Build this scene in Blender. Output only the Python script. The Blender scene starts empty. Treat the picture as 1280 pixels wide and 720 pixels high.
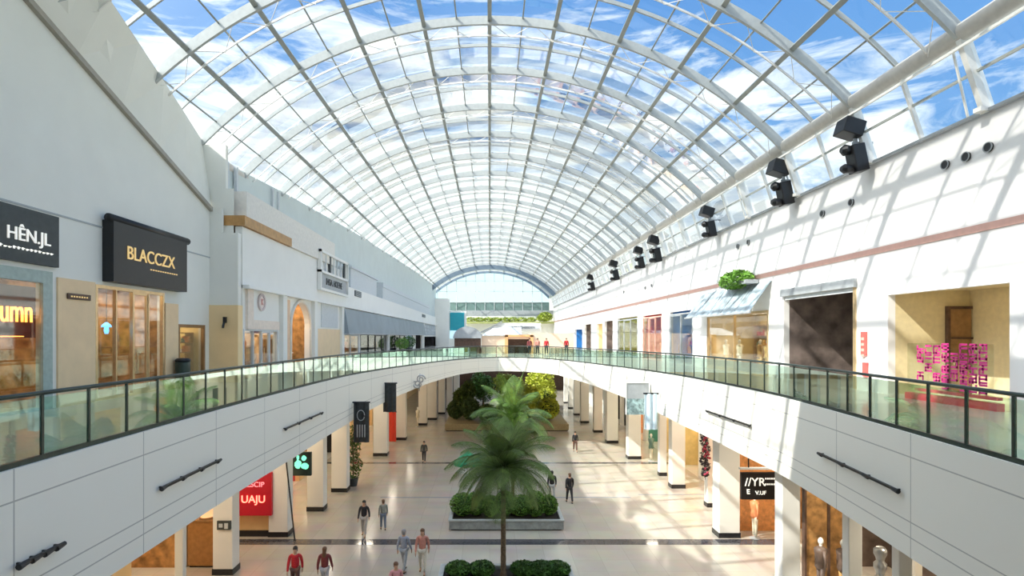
import bpy, bmesh, math, random
from mathutils import Vector, Matrix
random.seed(7)
C = bpy.context.scene.collection
PI = math.pi
E = 9.6            # eye height over the lower floor
UF = E - 1.95      # upper floor level
F = 700.0
R_V = 17.5         # vault radius
CZ = E - 3.85      # height of the vault axis

def W(px, py, d):
    return Vector(((px - 612) * d / F, d, E - (py - 420) * d / F))

# ------------------------------------------------------------------ materials
MATS = {}
def nt(name):
    m = bpy.data.materials.new(name); m.use_nodes = True
    n = m.node_tree.nodes; l = m.node_tree.links
    return m, n, l, n['Principled BSDF']
def mat(name, col, rough=0.5, metal=0.0, var=0.06, scale=6.0, bump=0.0, emis=None, es=1.0, spec=0.5):
    if name in MATS: return MATS[name]
    m, n, l, p = nt(name)
    tc = n.new('ShaderNodeTexCoord'); nz = n.new('ShaderNodeTexNoise'); nz.inputs['Scale'].default_value = scale
    nz.inputs['Detail'].default_value = 4
    l.new(tc.outputs['Object'], nz.inputs['Vector'])
    r = n.new('ShaderNodeValToRGB')
    r.color_ramp.elements[0].position = .3; r.color_ramp.elements[1].position = .7
    r.color_ramp.elements[0].color = [max(0, c * (1 - var)) for c in col] + [1]
    r.color_ramp.elements[1].color = [min(1, c * (1 + var)) for c in col] + [1]
    l.new(nz.outputs['Fac'], r.inputs['Fac']); l.new(r.outputs['Color'], p.inputs['Base Color'])
    p.inputs['Roughness'].default_value = rough; p.inputs['Metallic'].default_value = metal
    p.inputs['Specular IOR Level'].default_value = spec
    if bump:
        b = n.new('ShaderNodeBump'); b.inputs['Strength'].default_value = bump
        l.new(nz.outputs['Fac'], b.inputs['Height']); l.new(b.outputs['Normal'], p.inputs['Normal'])
    if emis:
        p.inputs['Emission Color'].default_value = list(emis) + [1]; p.inputs['Emission Strength'].default_value = es
    MATS[name] = m
    return m
def glass(name, tint=(1, 1, 1), ior=1.35, rough=0.02, extra=0.0, refl=(1, 1, 1)):
    if name in MATS: return MATS[name]
    m, n, l, p = nt(name); n.remove(p)
    out = n['Material Output']
    t = n.new('ShaderNodeBsdfTransparent'); t.inputs['Color'].default_value = list(tint) + [1]
    g = n.new('ShaderNodeBsdfGlossy'); g.inputs['Roughness'].default_value = rough; g.inputs['Color'].default_value = list(refl) + [1]
    fr = n.new('ShaderNodeFresnel'); fr.inputs['IOR'].default_value = ior
    geo = n.new('ShaderNodeNewGeometry')
    # keep both faces of a thin pane alike
    mx = n.new('ShaderNodeMixShader')
    lw = n.new('ShaderNodeLayerWeight'); lw.inputs['Blend'].default_value = 0.12
    ad = n.new('ShaderNodeMath'); ad.operation = 'MULTIPLY_ADD'; ad.inputs[1].default_value = 0.5; ad.inputs[2].default_value = extra + .03
    l.new(lw.outputs['Fresnel'], ad.inputs[0]); ad.use_clamp = True
    l.new(ad.outputs[0], mx.inputs[0]); l.new(t.outputs[0], mx.inputs[1]); l.new(g.outputs[0], mx.inputs[2])
    l.new(mx.outputs[0], out.inputs['Surface'])
    MATS[name] = m
    return m
def panel_mat(name, col, hlines, vstep, rough=.55, lw=.012, joint=.6):
    """UV in metres: u along the run, v down from the top; joints as narrow dark grooves"""
    m, n, l, p = nt(name)
    uv = n.new('ShaderNodeUVMap'); uv.uv_map = 'UVMap'
    sp = n.new('ShaderNodeSeparateXYZ'); l.new(uv.outputs[0], sp.inputs[0])
    last = None
    def near(val_socket, target, w):
        a = n.new('ShaderNodeMath'); a.operation = 'SUBTRACT'; l.new(val_socket, a.inputs[0]); a.inputs[1].default_value = target
        b = n.new('ShaderNodeMath'); b.operation = 'ABSOLUTE'; l.new(a.outputs[0], b.inputs[0])
        c = n.new('ShaderNodeMath'); c.operation = 'LESS_THAN'; l.new(b.outputs[0], c.inputs[0]); c.inputs[1].default_value = w
        return c.outputs[0]
    socks = [near(sp.outputs[1], h, lw) for h in hlines]
    if vstep:
        a = n.new('ShaderNodeMath'); a.operation = 'WRAP'; l.new(sp.outputs[0], a.inputs[0]); a.inputs[1].default_value = vstep; a.inputs[2].default_value = 0
        socks.append(near(a.outputs[0], vstep / 2, lw))
    s = socks[0]
    for k in socks[1:]:
        a = n.new('ShaderNodeMath'); a.operation = 'MAXIMUM'; l.new(s, a.inputs[0]); l.new(k, a.inputs[1]); s = a.outputs[0]
    mx = n.new('ShaderNodeMix'); mx.data_type = 'RGBA'
    mx.inputs['A'].default_value = list(col) + [1]; mx.inputs['B'].default_value = [c * joint for c in col] + [1]
    l.new(s, mx.inputs['Factor']); l.new(mx.outputs['Result'], p.inputs['Base Color'])
    b = n.new('ShaderNodeBump'); b.invert = True; b.inputs['Strength'].default_value = .4; b.inputs['Distance'].default_value = .01
    l.new(s, b.inputs['Height']); l.new(b.outputs['Normal'], p.inputs['Normal'])
    p.inputs['Roughness'].default_value = rough
    MATS[name] = m
    return m
def tile_mat(name, col, sx, sy, rough, var=.05, joint=.75, spec=.5):
    m, n, l, p = nt(name)
    tc = n.new('ShaderNodeTexCoord')
    br = n.new('ShaderNodeTexBrick'); br.offset = 0; br.inputs['Scale'].default_value = 1
    br.inputs['Brick Width'].default_value = sx; br.inputs['Row Height'].default_value = sy
    br.inputs['Mortar Size'].default_value = .007; br.inputs['Mortar Smooth'].default_value = .1
    br.inputs['Color1'].default_value = [c * (1 - var) for c in col] + [1]
    br.inputs['Color2'].default_value = [c * (1 + var) for c in col] + [1]
    br.inputs['Mortar'].default_value = [c * joint for c in col] + [1]
    l.new(tc.outputs['Object'], br.inputs['Vector'])
    nz = n.new('ShaderNodeTexNoise'); nz.inputs['Scale'].default_value = .9; nz.inputs['Detail'].default_value = 8
    l.new(tc.outputs['Object'], nz.inputs['Vector'])
    mx = n.new('ShaderNodeMix'); mx.data_type = 'RGBA'; mx.blend_type = 'MULTIPLY'; mx.inputs['Factor'].default_value = .25
    l.new(br.outputs['Color'], mx.inputs['A']); l.new(nz.outputs['Color'], mx.inputs['B'])
    l.new(mx.outputs['Result'], p.inputs['Base Color'])
    p.inputs['Roughness'].default_value = rough; p.inputs['Specular IOR Level'].default_value = spec
    MATS[name] = m
    return m

M_white = mat('white_plaster', (.87, .855, .79), .6, var=.02, scale=1)
M_wallL = mat('cool_white_plaster', (.83, .825, .745), .6, var=.02, scale=1)
M_wallR = mat('warm_white_plaster', (.84, .82, .79), .6, var=.02, scale=1)
M_teal_wall = mat('pale_sage_plaster', (.62, .68, .66), .6, var=.03, scale=1)
M_cream = mat('cream_stone', (.86, .63, .37), .5, var=.05, scale=2)
M_tan = mat('tan_panel', (.76, .52, .25), .5, var=.06, scale=2)
M_yel = mat('yellow_stone', (.88, .65, .34), .45, var=.04, scale=1.5)
M_brown = mat('brown_timber', (.30, .16, .06), .45, var=.2, scale=5)
M_dbrown = mat('dark_brown_timber', (.10, .055, .035), .5, var=.3, scale=5)
M_steelw = mat('cream_painted_steel', (.84, .82, .76), .35, var=.04)
M_ribm = mat('pewter_painted_steel', (.46, .48, .46), .4, var=.06)
M_steelg = mat('grey_painted_steel', (.34, .36, .33), .4, var=.06)
M_beam = mat('tubular_beam_paint', (.66, .62, .55), .4, var=.06)
M_black = mat('black_paint', (.007, .007, .008), .4, var=.2)
M_blackg = mat('dark_green_black_metal', (.03, .05, .04), .35, var=.2, metal=.3)
M_char = mat('charcoal_board', (.045, .055, .055), .5, var=.15)
M_coral = mat('coral_stripe_paint', (.72, .42, .34), .6, var=.05)
M_grey = mat('mid_grey_metal', (.38, .40, .41), .45, var=.1, scale=3)
M_lgrey = mat('light_grey_panel', (.60, .63, .64), .5, var=.05)
M_frame1 = mat('verdigris_frame', (.38, .47, .42), .4, var=.1, scale=8)
M_gold = mat('gold_frame', (.66, .48, .26), .3, metal=.6, var=.1)
M_soffit = mat('soffit_paint', (.72, .69, .64), .7, var=.02)
M_skirt = mat('black_granite', (.02, .02, .022), .25, var=.3, scale=30)
G_roof = glass('roof_glass', (.95, .98, 1.0), extra=-.01, refl=(.8, .88, 1))
G_rail = glass('green_tinted_glass', (.78, .90, .83), extra=.05, refl=(.75, .9, .85))
G_shop = glass('shop_glass', (.92, .94, .92), extra=.03)
G_lun = glass('blue_tinted_glass', (.58, .82, .94), extra=.02)
M_fascia = panel_mat('white_fascia_panels', (.89, .875, .78), [.46, 1.72, 2.02], 3.1, joint=.55)
M_wallA = panel_mat('white_wall_panels', (.66, .69, .67), [4.55], 9.0, joint=.6, lw=.02)
M_floor = tile_mat('polished_cream_stone', (.53, .49, .415), 1.2, 1.2, .17)
M_floorU = tile_mat('upper_cream_stone', (.74, .70, .62), .9, .9, .15)
M_leaf = mat('palm_leaf', (.10, .16, .03), .7, var=.5, scale=3)
M_leafy = mat('yellow_green_leaf', (.30, .38, .04), .5, var=.45, scale=2)
M_leafd = mat('hedge_leaf', (.06, .15, .02), .5, var=.5, scale=3)
M_trunk = mat('palm_bark', (.14, .10, .06), .8, var=.4, scale=12, bump=.5)

# ------------------------------------------------------------------ mesh builder
def tag(o, label=None, cat=None, group=None, kind=None):
    if label: o['label'] = label
    if cat: o['category'] = cat
    if group: o['group'] = group
    if kind: o['kind'] = kind
    return o
def empty(name, loc, label=None, cat=None, group=None, kind=None):
    o = bpy.data.objects.new(name, None); C.objects.link(o); o.location = loc
    o.empty_display_size = .2
    return tag(o, label, cat, group, kind)
def absloc(o):
    v = Vector((0, 0, 0))
    while o: v += Vector(o.location); o = o.parent
    return v
class MB:
    def __init__(s): s.v = []; s.f = []; s.uv = {}; s.m = []
    def quad(s, a, b, c, d, uv=None, m=0):
        i = len(s.v); s.v += [tuple(a), tuple(b), tuple(c), tuple(d)]; s.f.append((i, i+1, i+2, i+3)); s.m.append(m)
        if uv: s.uv[len(s.f) - 1] = uv
        return s
    def tri(s, a, b, c, m=0):
        i = len(s.v); s.v += [tuple(a), tuple(b), tuple(c)]; s.f.append((i, i+1, i+2)); s.m.append(m); return s
    def box(s, x0, x1, y0, y1, z0, z1, m=0):
        if x0 > x1: x0, x1 = x1, x0
        if y0 > y1: y0, y1 = y1, y0
        if z0 > z1: z0, z1 = z1, z0
        i = len(s.v)
        s.v += [(x, y, z) for z in (z0, z1) for y in (y0, y1) for x in (x0, x1)]
        for q in ((0,2,3,1),(4,5,7,6),(0,1,5,4),(2,6,7,3),(0,4,6,2),(1,3,7,5)):
            s.f.append(tuple(i + k for k in q)); s.m.append(m)
        return s
    def hexa(s, p, m=0):
        i = len(s.v); s.v += [tuple(q) for q in p]
        for q in ((0,3,2,1),(4,5,6,7),(0,1,5,4),(1,2,6,5),(2,3,7,6),(3,0,4,7)):
            s.f.append(tuple(i + k for k in q)); s.m.append(m)
        return s
    def bar(s, a, b, w, h, up=Vector((0, 0, 1)), m=0):
        a = Vector(a); b = Vector(b); d = (b - a).normalized()
        if abs(d.dot(up)) > .98: up = Vector((0, 1, 0))
        sx = d.cross(up).normalized() * w / 2; uz = sx.cross(d).normalized() * h / 2
        return s.hexa([a-sx-uz, a+sx-uz, a+sx+uz, a-sx+uz, b-sx-uz, b+sx-uz, b+sx+uz, b-sx+uz], m)
    def tube(s, pts, r, n=8, cap=True, m=0):
        pts = [Vector(p) for p in pts]; rr = r if isinstance(r, (list, tuple)) else [r] * len(pts)
        i0 = len(s.v); ref = None
        for k, p in enumerate(pts):
            d = (pts[min(k+1, len(pts)-1)] - pts[max(k-1, 0)]).normalized()
            if ref is None: ref = Vector((0, 0, 1)) if abs(d.z) < .9 else Vector((1, 0, 0))
            u = d.cross(ref).normalized(); w = u.cross(d).normalized(); ref = w
            for j in range(n):
                a = 2 * PI * j / n; s.v.append(tuple(p + (u * math.cos(a) + w * math.sin(a)) * rr[k]))
        for k in range(len(pts) - 1):
            for j in range(n):
                s.f.append((i0+k*n+j, i0+k*n+(j+1)%n, i0+(k+1)*n+(j+1)%n, i0+(k+1)*n+j)); s.m.append(m)
        if cap:
            s.f.append(tuple(i0 + j for j in range(n))[::-1]); s.m.append(m)
            s.f.append(tuple(i0 + (len(pts)-1)*n + j for j in range(n))); s.m.append(m)
        return s
    def lathe(s, prof, c, n=24, m=0, ax='z'):
        i0 = len(s.v)
        for r, z in prof:
            for j in range(n):
                a = 2*PI*j/n; x, y = r*math.cos(a), r*math.sin(a)
                if ax == 'z': s.v.append((c[0]+x, c[1]+y, c[2]+z))
                elif ax == 'x': s.v.append((c[0]+z, c[1]+x, c[2]+y))
                else: s.v.append((c[0]+x, c[1]+z, c[2]+y))
        for k in range(len(prof)-1):
            for j in range(n):
                s.f.append((i0+k*n+j, i0+k*n+(j+1)%n, i0+(k+1)*n+(j+1)%n, i0+(k+1)*n+j)); s.m.append(m)
        s.f.append(tuple(i0+j for j in range(n))[::-1]); s.m.append(m)
        s.f.append(tuple(i0+(len(prof)-1)*n+j for j in range(n))); s.m.append(m)
        return s
    def blob(s, c, r, seed=0, amp=.2, m=0, nu=12, nv=8):
        rnd = random.Random(seed); i0 = len(s.v)
        r = Vector(r) if not isinstance(r, (int, float)) else Vector((r, r, r))
        for k in range(nv + 1):
            t = PI * k / nv
            for j in range(nu):
                a = 2*PI*j/nu; q = 1 + amp*(rnd.random()-.5)
                s.v.append((c[0]+r.x*q*math.sin(t)*math.cos(a), c[1]+r.y*q*math.sin(t)*math.sin(a), c[2]+r.z*q*math.cos(t)))
        for k in range(nv):
            for j in range(nu):
                s.f.append((i0+k*nu+j, i0+(k+1)*nu+j, i0+(k+1)*nu+(j+1)%nu, i0+k*nu+(j+1)%nu)); s.m.append(m)
        return s
    def leaves(s, c, r, n, size, seed=0, m=0, shell=.55):
        rnd = random.Random(seed)
        for _ in range(n):
            d = Vector((rnd.gauss(0,1), rnd.gauss(0,1), rnd.gauss(0,1))).normalized()
            q = shell + (1 - shell) * rnd.random() ** .5
            p = Vector((c[0]+d.x*r[0]*q, c[1]+d.y*r[1]*q, c[2]+d.z*r[2]*q))
            a = Vector((rnd.gauss(0,1), rnd.gauss(0,1), rnd.gauss(0,.6))).normalized()
            b = a.cross(Vector((rnd.gauss(0,1), rnd.gauss(0,1), rnd.gauss(0,1)))).normalized()
            z = size * (.6 + .8*rnd.random())
            s.quad(p - a*z, p - b*z*.4, p + a*z, p + b*z*.4, m=m)
        return s
    def build(s, name, mats, parent=None, label=None, cat=None, group=None, kind=None, smooth=False, bevel=0, origin=None):
        me = bpy.data.meshes.new(name)
        if parent is not None: off = absloc(parent)
        elif origin is not None: off = Vector(origin)
        elif kind == 'structure': off = Vector((0, 0, 0))
        else:
            xs = [v[0] for v in s.v]; ys = [v[1] for v in s.v]; zs = [v[2] for v in s.v]
            off = Vector(((min(xs)+max(xs))/2, (min(ys)+max(ys))/2, min(zs)))
        me.from_pydata([(v[0]-off.x, v[1]-off.y, v[2]-off.z) for v in s.v], [], s.f)
        if s.uv:
            lay = me.uv_layers.new(name='UVMap')
            for fi, q in s.uv.items():
                for li, u in zip(me.polygons[fi].loop_indices, q): lay.data[li].uv = u
        if not isinstance(mats, (list, tuple)): mats = [mats]
        for m in mats: me.materials.append(m)
        if len(mats) > 1: me.polygons.foreach_set('material_index', s.m)
        if smooth: me.polygons.foreach_set('use_smooth', [True]*len(me.polygons))
        me.update()
        o = bpy.data.objects.new(name, me); C.objects.link(o)
        if parent is not None: o.parent = parent
        else: o.location = off
        if bevel:
            b = o.modifiers.new('bevel', 'BEVEL'); b.width = bevel; b.segments = 2; b.limit_method = 'ANGLE'
        return tag(o, label, cat, group, kind)
def copy_tree(o, parent=None):
    c = o.copy(); C.objects.link(c); c.parent = parent
    for ch in list(o.children): copy_tree(ch, c)
    return c
def text_part(txt, size, origin, ux, uz, m, parent, name='lettering', depth=.02, align='CENTER', sx=1.0):
    """lettering with real depth; ux = reading direction, uz = up"""
    cu = bpy.data.curves.new(name, 'FONT'); cu.body = txt; cu.size = size; cu.extrude = depth; cu.align_x = align; cu.align_y = 'CENTER'
    t = bpy.data.objects.new('tmp', cu); C.objects.link(t)
    bpy.context.view_layer.update()
    dg = bpy.context.evaluated_depsgraph_get()
    me = bpy.data.meshes.new_from_object(t.evaluated_get(dg))
    bpy.data.objects.remove(t)
    for ch in parent.children:
        if ch.name.split('.')[0] == 'board': parent = ch; break
    ux = Vector(ux).normalized(); uz = Vector(uz).normalized(); un = ux.cross(uz).normalized()
    off = absloc(parent)
    ux = ux*sx
    mm = Matrix(((ux.x, uz.x, un.x, origin[0]-off.x), (ux.y, uz.y, un.y, origin[1]-off.y), (ux.z, uz.z, un.z, origin[2]-off.z), (0,0,0,1)))
    me.transform(mm); me.materials.clear(); me.materials.append(m)
    o = bpy.data.objects.new(name, me); C.objects.link(o); o.parent = parent
    return o
def struct(name, mb, m, parent=None, **k):
    return mb.build(name, m, parent, kind=None if parent else 'structure', **k)

# ------------------------------------------------------------------ camera, world, sun
cam = bpy.data.cameras.new('camera'); co = bpy.data.objects.new('camera', cam); C.objects.link(co)
co.location = (0, 0, E); co.rotation_euler = (PI/2, 0, 0)
cam.lens = 36*F/1280; cam.sensor_width = 36; cam.shift_x = 28/1280; cam.shift_y = 60/1280
cam.clip_start = .1; cam.clip_end = 1000
bpy.context.scene.camera = co
vs = bpy.context.scene.view_settings
vs.view_transform = 'Standard'; vs.look = 'None'; vs.gamma = 1; vs.use_curve_mapping = False; vs.exposure = 0.62

w = bpy.data.worlds.new('sky'); bpy.context.scene.world = w; w.use_nodes = True
n = w.node_tree.nodes; l = w.node_tree.links
bg = n['Background']; tc = n.new('ShaderNodeTexCoord')
sep = n.new('ShaderNodeSeparateXYZ'); l.new(tc.outputs['Generated'], sep.inputs[0])
ramp = n.new('ShaderNodeValToRGB'); cr = ramp.color_ramp
cr.elements[0].position = 0; cr.elements[0].color = (.34, .48, .54, 1)
cr.elements[1].position = .75; cr.elements[1].color = (.05, .17, .46, 1)
e = cr.elements.new(.3); e.color = (.12, .27, .50, 1)
l.new(sep.outputs[2], ramp.inputs['Fac'])
mp = n.new('ShaderNodeMapping'); mp.inputs['Rotation'].default_value = (0, .3, .35); mp.inputs['Scale'].default_value = (2.4, 3.5, 13)
l.new(tc.outputs['Generated'], mp.inputs[0])
cn = n.new('ShaderNodeTexNoise'); cn.inputs['Scale'].default_value = 1.6; cn.inputs['Detail'].default_value = 8; cn.inputs['Roughness'].default_value = .62; cn.inputs['Distortion'].default_value = .9
l.new(mp.outputs[0], cn.inputs['Vector'])
# cloud cover thickens towards the low forward-left part of the sky, clear overhead and to the right
dot = n.new('ShaderNodeVectorMath'); dot.operation = 'DOT_PRODUCT'; dot.inputs[1].default_value = (-.12, .60, -.80)
l.new(tc.outputs['Generated'], dot.inputs[0])
ma = n.new('ShaderNodeMath'); ma.operation = 'MULTIPLY_ADD'; ma.inputs[1].default_value = .85; ma.inputs[2].default_value = -.155
l.new(dot.outputs['Value'], ma.inputs[0])
ad = n.new('ShaderNodeMath'); ad.operation = 'ADD'; l.new(ma.outputs[0], ad.inputs[0]); l.new(cn.outputs['Fac'], ad.inputs[1])
cr2 = n.new('ShaderNodeValToRGB'); cr2.color_ramp.elements[0].position = .43; cr2.color_ramp.elements[1].position = .66
l.new(ad.outputs[0], cr2.inputs['Fac'])
mx = n.new('ShaderNodeMix'); mx.data_type = 'RGBA'; mx.inputs['B'].default_value = (.92, .93, .84, 1)
l.new(cr2.outputs['Color'], mx.inputs['Factor']); l.new(ramp.outputs['Color'], mx.inputs['A'])
gd = n.new('ShaderNodeVectorMath'); gd.operation = 'DOT_PRODUCT'; gd.inputs[1].default_value = tuple(-Vector((1, .43, -.98)).normalized())
l.new(tc.outputs['Generated'], gd.inputs[0])
g1 = n.new('ShaderNodeMath'); g1.operation = 'MAXIMUM'; g1.inputs[1].default_value = 0; l.new(gd.outputs['Value'], g1.inputs[0])
g2 = n.new('ShaderNodeMath'); g2.operation = 'POWER'; g2.inputs[1].default_value = 3.0; l.new(g1.outputs[0], g2.inputs[0])
g3 = n.new('ShaderNodeMath'); g3.operation = 'MULTIPLY'; g3.inputs[1].default_value = 2.0; l.new(g2.outputs[0], g3.inputs[0])
# pale haze added to the unseen sky behind the viewer as fill light
b1 = n.new('ShaderNodeMath'); b1.operation = 'MULTIPLY_ADD'; b1.use_clamp = True; b1.inputs[1].default_value = -1.6; b1.inputs[2].default_value = .25; l.new(sep.outputs[1], b1.inputs[0])
b2 = n.new('ShaderNodeMath'); b2.operation = 'MULTIPLY_ADD'; b2.inputs[1].default_value = .35; l.new(b1.outputs[0], b2.inputs[0]); l.new(g3.outputs[0], b2.inputs[2])
gm_ = n.new('ShaderNodeMix'); gm_.data_type = 'RGBA'; gm_.blend_type = 'ADD'; gm_.inputs['Factor'].default_value = 1; gm_.clamp_result = False
gc = n.new('ShaderNodeCombineColor'); l.new(b2.outputs[0], gc.inputs[0]); l.new(b2.outputs[0], gc.inputs[1])
g4 = n.new('ShaderNodeMath'); g4.operation = 'MULTIPLY'; g4.inputs[1].default_value = .92; l.new(b2.outputs[0], g4.inputs[0]); l.new(g4.outputs[0], gc.inputs[2])
l.new(mx.outputs['Result'], gm_.inputs['A']); l.new(gc.outputs[0], gm_.inputs['B'])
l.new(gm_.outputs['Result'], bg.inputs['Color']); bg.inputs['Strength'].default_value = 1.15
sun = bpy.data.lights.new('sun', 'SUN'); sun.energy = 4.6; sun.angle = math.radians(.6); sun.color = (1, .95, .86)
so = bpy.data.objects.new('sun', sun); C.objects.link(so)
so.rotation_euler = Vector((1, .43, -.98)).to_track_quat('-Z', 'Y').to_euler()
so.location = (-40, -20, 60)

def area(name, loc, size, power, col=(1, .85, .65), rot=(0, 0, 0), sy=None):
    a = bpy.data.lights.new(name, 'AREA'); a.energy = power; a.color = col; a.size = size
    if sy: a.shape = 'RECTANGLE'; a.size_y = sy
    o = bpy.data.objects.new(name, a); C.objects.link(o); o.location = loc; o.rotation_euler = rot
    return o
# ================================================================== THE SETTING
def catmull(P, step=.25):
    out = []
    P = [Vector((p[0], p[1], 0)) for p in P]
    P = [2*P[0]-P[1]] + P + [2*P[-1]-P[-2]]
    for i in range(1, len(P)-2):
        n = max(2, int((P[i+1]-P[i]).length / step))
        for k in range(n):
            t = k/n; a, b, c, d = P[i-1:i+3]
            out.append(.5*((2*b)+(-a+c)*t+(2*a-5*b+4*c-d)*t*t+(-a+3*b-3*c+d)*t**3))
    out.append(P[-2]); return out
LEFT = catmull([(-6.7,-6),(-6.72,2),(-6.75,7.7),(-6.8,10),(-6.93,16.6),(-6.75,25.3),(-6.1,30.5),(-5.0,35.5),(-3.7,40.5),(-2.2,44.8),(-.9,47.4),(.6,48.5)])
RIGHT = catmull([(5.5,-6),(6.45,0),(7.1,4.2),(7.78,8.5),(8.33,12),(8.78,15.2),(9.1,18.8),(9.0,25.3),(8.3,31),(7.2,36.5),(5.9,42),(4.4,46),(2.6,48.1),(.6,48.5)])
def fas_bot(y):   # underside of the fascia, deeper near the viewer
    pts = [(-20,-4.3),(20,-4.3),(26,-4.15),(30,-3.85),(34,-3.55),(38,-3.3),(44,-3.05),(200,-2.95)]
    for (a, za), (b, zb) in zip(pts, pts[1:]):
        if y <= b: return E + za + (zb-za)*(y-a)/(b-a)
XL, XR = -12.0, 13.6
def gallery(side, path, xw):
    fl = MB(); so = MB(); fa = MB(); inn = MB(); u = 0
    for a, b in zip(path, path[1:]):
        L = (b-a).length; za, zb = fas_bot(a.y), fas_bot(b.y)
        A = Vector((a.x, a.y, UF)); B = Vector((b.x, b.y, UF))
        f = (A, B, Vector((xw, b.y, UF)), Vector((xw, a.y, UF)))
        (fl.quad(*f) if side > 0 else fl.quad(*f[::-1]))
        s = [Vector((a.x, a.y, za)), Vector((b.x, b.y, zb)), Vector((xw*1.1, b.y, zb)), Vector((xw*1.1, a.y, za))]
        (so.quad(*s[::-1]) if side > 0 else so.quad(*s))
        # fascia, proud of the slab by a thin lip at the top
        ha = UF + .06 - za; hb = UF + .06 - zb; kk = 2.41
        fa.quad((a.x,a.y,UF+.06), (b.x,b.y,UF+.06), (b.x,b.y,zb), (a.x,a.y,za), uv=[(u,0),(u+L,0),(u+L,kk),(u,kk)])
        n = Vector((b.y-a.y, -(b.x-a.x), 0)).normalized()*(.22*side)
        fa.quad((a.x,a.y,UF+.06), (a.x+n.x,a.y+n.y,UF+.06), (b.x+n.x,b.y+n.y,UF+.06), (b.x,b.y,UF+.06), uv=[(u,.01)]*4)
        u += L
    return fl, so, fa
for sd, path, xw, nm in ((-1, LEFT, XL, 'left'), (1, RIGHT, XR, 'right')):
    fl, so_, fa = gallery(sd, path, xw)
    struct('floor_upper_' + nm, fl, M_floorU); struct('ceiling_under_gallery_' + nm, so_, M_soffit)
    struct('trim_fascia_' + nm, fa, M_fascia)
mb = MB(); mb.box(-12.0, 13.6, 48.5, 66, UF-.001, UF-.02); mb.box(-12, -4, 66, 118, UF, UF-.02); mb.box(9, 13.6, 66, 118, UF, UF-.02); mb.box(-4, 9, 95, 118, UF, UF-.02)
struct('floor_upper_far', mb, M_floorU)
mb = MB(); mb.box(-13.2, 15, 48.5, 66, UF-.9, E-2.94); mb.box(-13.2, -4, 66, 118, UF-.9, E-2.94); mb.box(9, 15, 66, 118, UF-.9, E-2.94); mb.box(-4, 9, 95, 118, UF-.9, E-2.94)
struct('ceiling_under_far_gallery', mb, M_soffit)
mb = MB(); mb.box(-6.7, 6.6, -6, 1.6, UF-.3, UF); struct('floor_upper_near', mb, M_floorU)

mb = MB(); mb.box(-16, 18, -14, 122, -.2, 0); struct('floor', mb, M_floor)
mb = MB()
for y0, y1 in ((25.75, 26.45), (42.1, 42.6)): mb.box(-12.4, 13.9, y0, y1, 0, .004)
struct('floor_dark_band', mb, mat('dark_polished_stone', (.075, .075, .085), .08, var=.2, scale=8))
mb = MB(); mb.box(-6.5, 8.4, 33.2, 33.42, 0, .004); mb.box(9, 13.6, 33.8, 34, 0, .004); struct('floor_thin_band', mb, mat('grey_polished_stone', (.3, .31, .33), .1))

# ---- glazed barrel vault --------------------------------------------------
def vp(a, y, r=R_V):   # a in degrees from the crown, positive to the right
    t = math.radians(a); return Vector((r*math.sin(t), y, CZ + r*math.cos(t)))
STEP = 9.32; AM = STEP*5
Y0, Y1 = -13.0, 118.0
vault = empty('ceiling_glass_vault', (0, Y0, CZ), kind='structure')
mb = MB()
K = 20; angs = [-AM + 2*AM*k/K for k in range(K+1)]
ys = [Y0 + (Y1-Y0)*k/26 for k in range(27)]
for a, b in zip(angs, angs[1:]):
    for p, q in zip(ys, ys[1:]):
        mb.quad(vp(a,p,R_V+.12), vp(b,p,R_V+.12), vp(b,q,R_V+.12), vp(a,q,R_V+.12))
mb.build('glazing', G_roof, vault)
def arc_rib(y, w, h, r, m, name, a0=-AM, a1=AM, n=40, par=vault):
    mb = MB(); r0, r1 = r-h, r
    A = [a0+(a1-a0)*k/n for k in range(n+1)]
    i0 = 0
    for a in A:
        for (rr, yy) in ((r0, y-w/2), (r0, y+w/2), (r1, y+w/2), (r1, y-w/2)): mb.v.append(tuple(vp(a, yy, rr)))
    for k in range(n):
        for j in range(4):
            mb.f.append((k*4+j, k*4+(j+1)%4, (k+1)*4+(j+1)%4, (k+1)*4+j)); mb.m.append(0)
    for q in ((0,1,2,3), tuple(n*4+j for j in (3,2,1,0))): mb.f.append(q); mb.m.append(0)
    return mb.build(name, m, par)
majors = [24.0 + 4.5*k for k in range(-8, 21)]
for y in majors:
    if y < Y1:
        arc_rib(y, .12, .36, R_V+.05, M_ribm, 'rib')
        arc_rib(y+.95, .05, .07, R_V-.22, M_steelw, 'tie_arch')
        arc_rib(y+2.25, .07, .14, R_V+.05, M_ribm, 'glazing_bar')
        # flat lattice of the arch pair
        mb = MB()
        for k in range(-15, 15):
            a0 = k*AM/15; a1 = (k+1)*AM/15
            p, q = vp(a0, y, R_V-.2), vp(a1, y+.95, R_V-.32)
            if k % 2: p, q = vp(a0, y+.95, R_V-.32), vp(a1, y, R_V-.2)
            mb.bar(p, q, .02, .02)
        mb.build('lattice', M_steelw, vault)
for k in range(-10, 11):
    a = k*STEP/2
    if abs(k) == 10: continue
    big = k % 2 == 0
    ww, hh = (.17, .20) if big else (.06, .08)
    mb = MB(); mb.bar(vp(a, Y0, R_V-(.1 if big else 0)), vp(a, Y1, R_V-(.1 if big else 0)), ww, hh, up=vp(a, 0)-Vector((0,0,CZ)))
    mb.build('purlin' if big else 'glazing_purlin', M_steelg, vault)
for sg in (-1, 1):
    p = vp(AM*sg, Y0, R_V-.05)
    mb = MB(); mb.tube([p, vp(AM*sg, Y1, R_V-.05)], .26, 14); mb.build('edge_beam', M_beam, vault, smooth=True)
    mb = MB(); q = p + Vector((-.1*sg, 0, -.42)); mb.bar(q, q + Vector((0, Y1-Y0, 0)), .07, .07); mb.build('edge_rail', M_steelw, vault)
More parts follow.
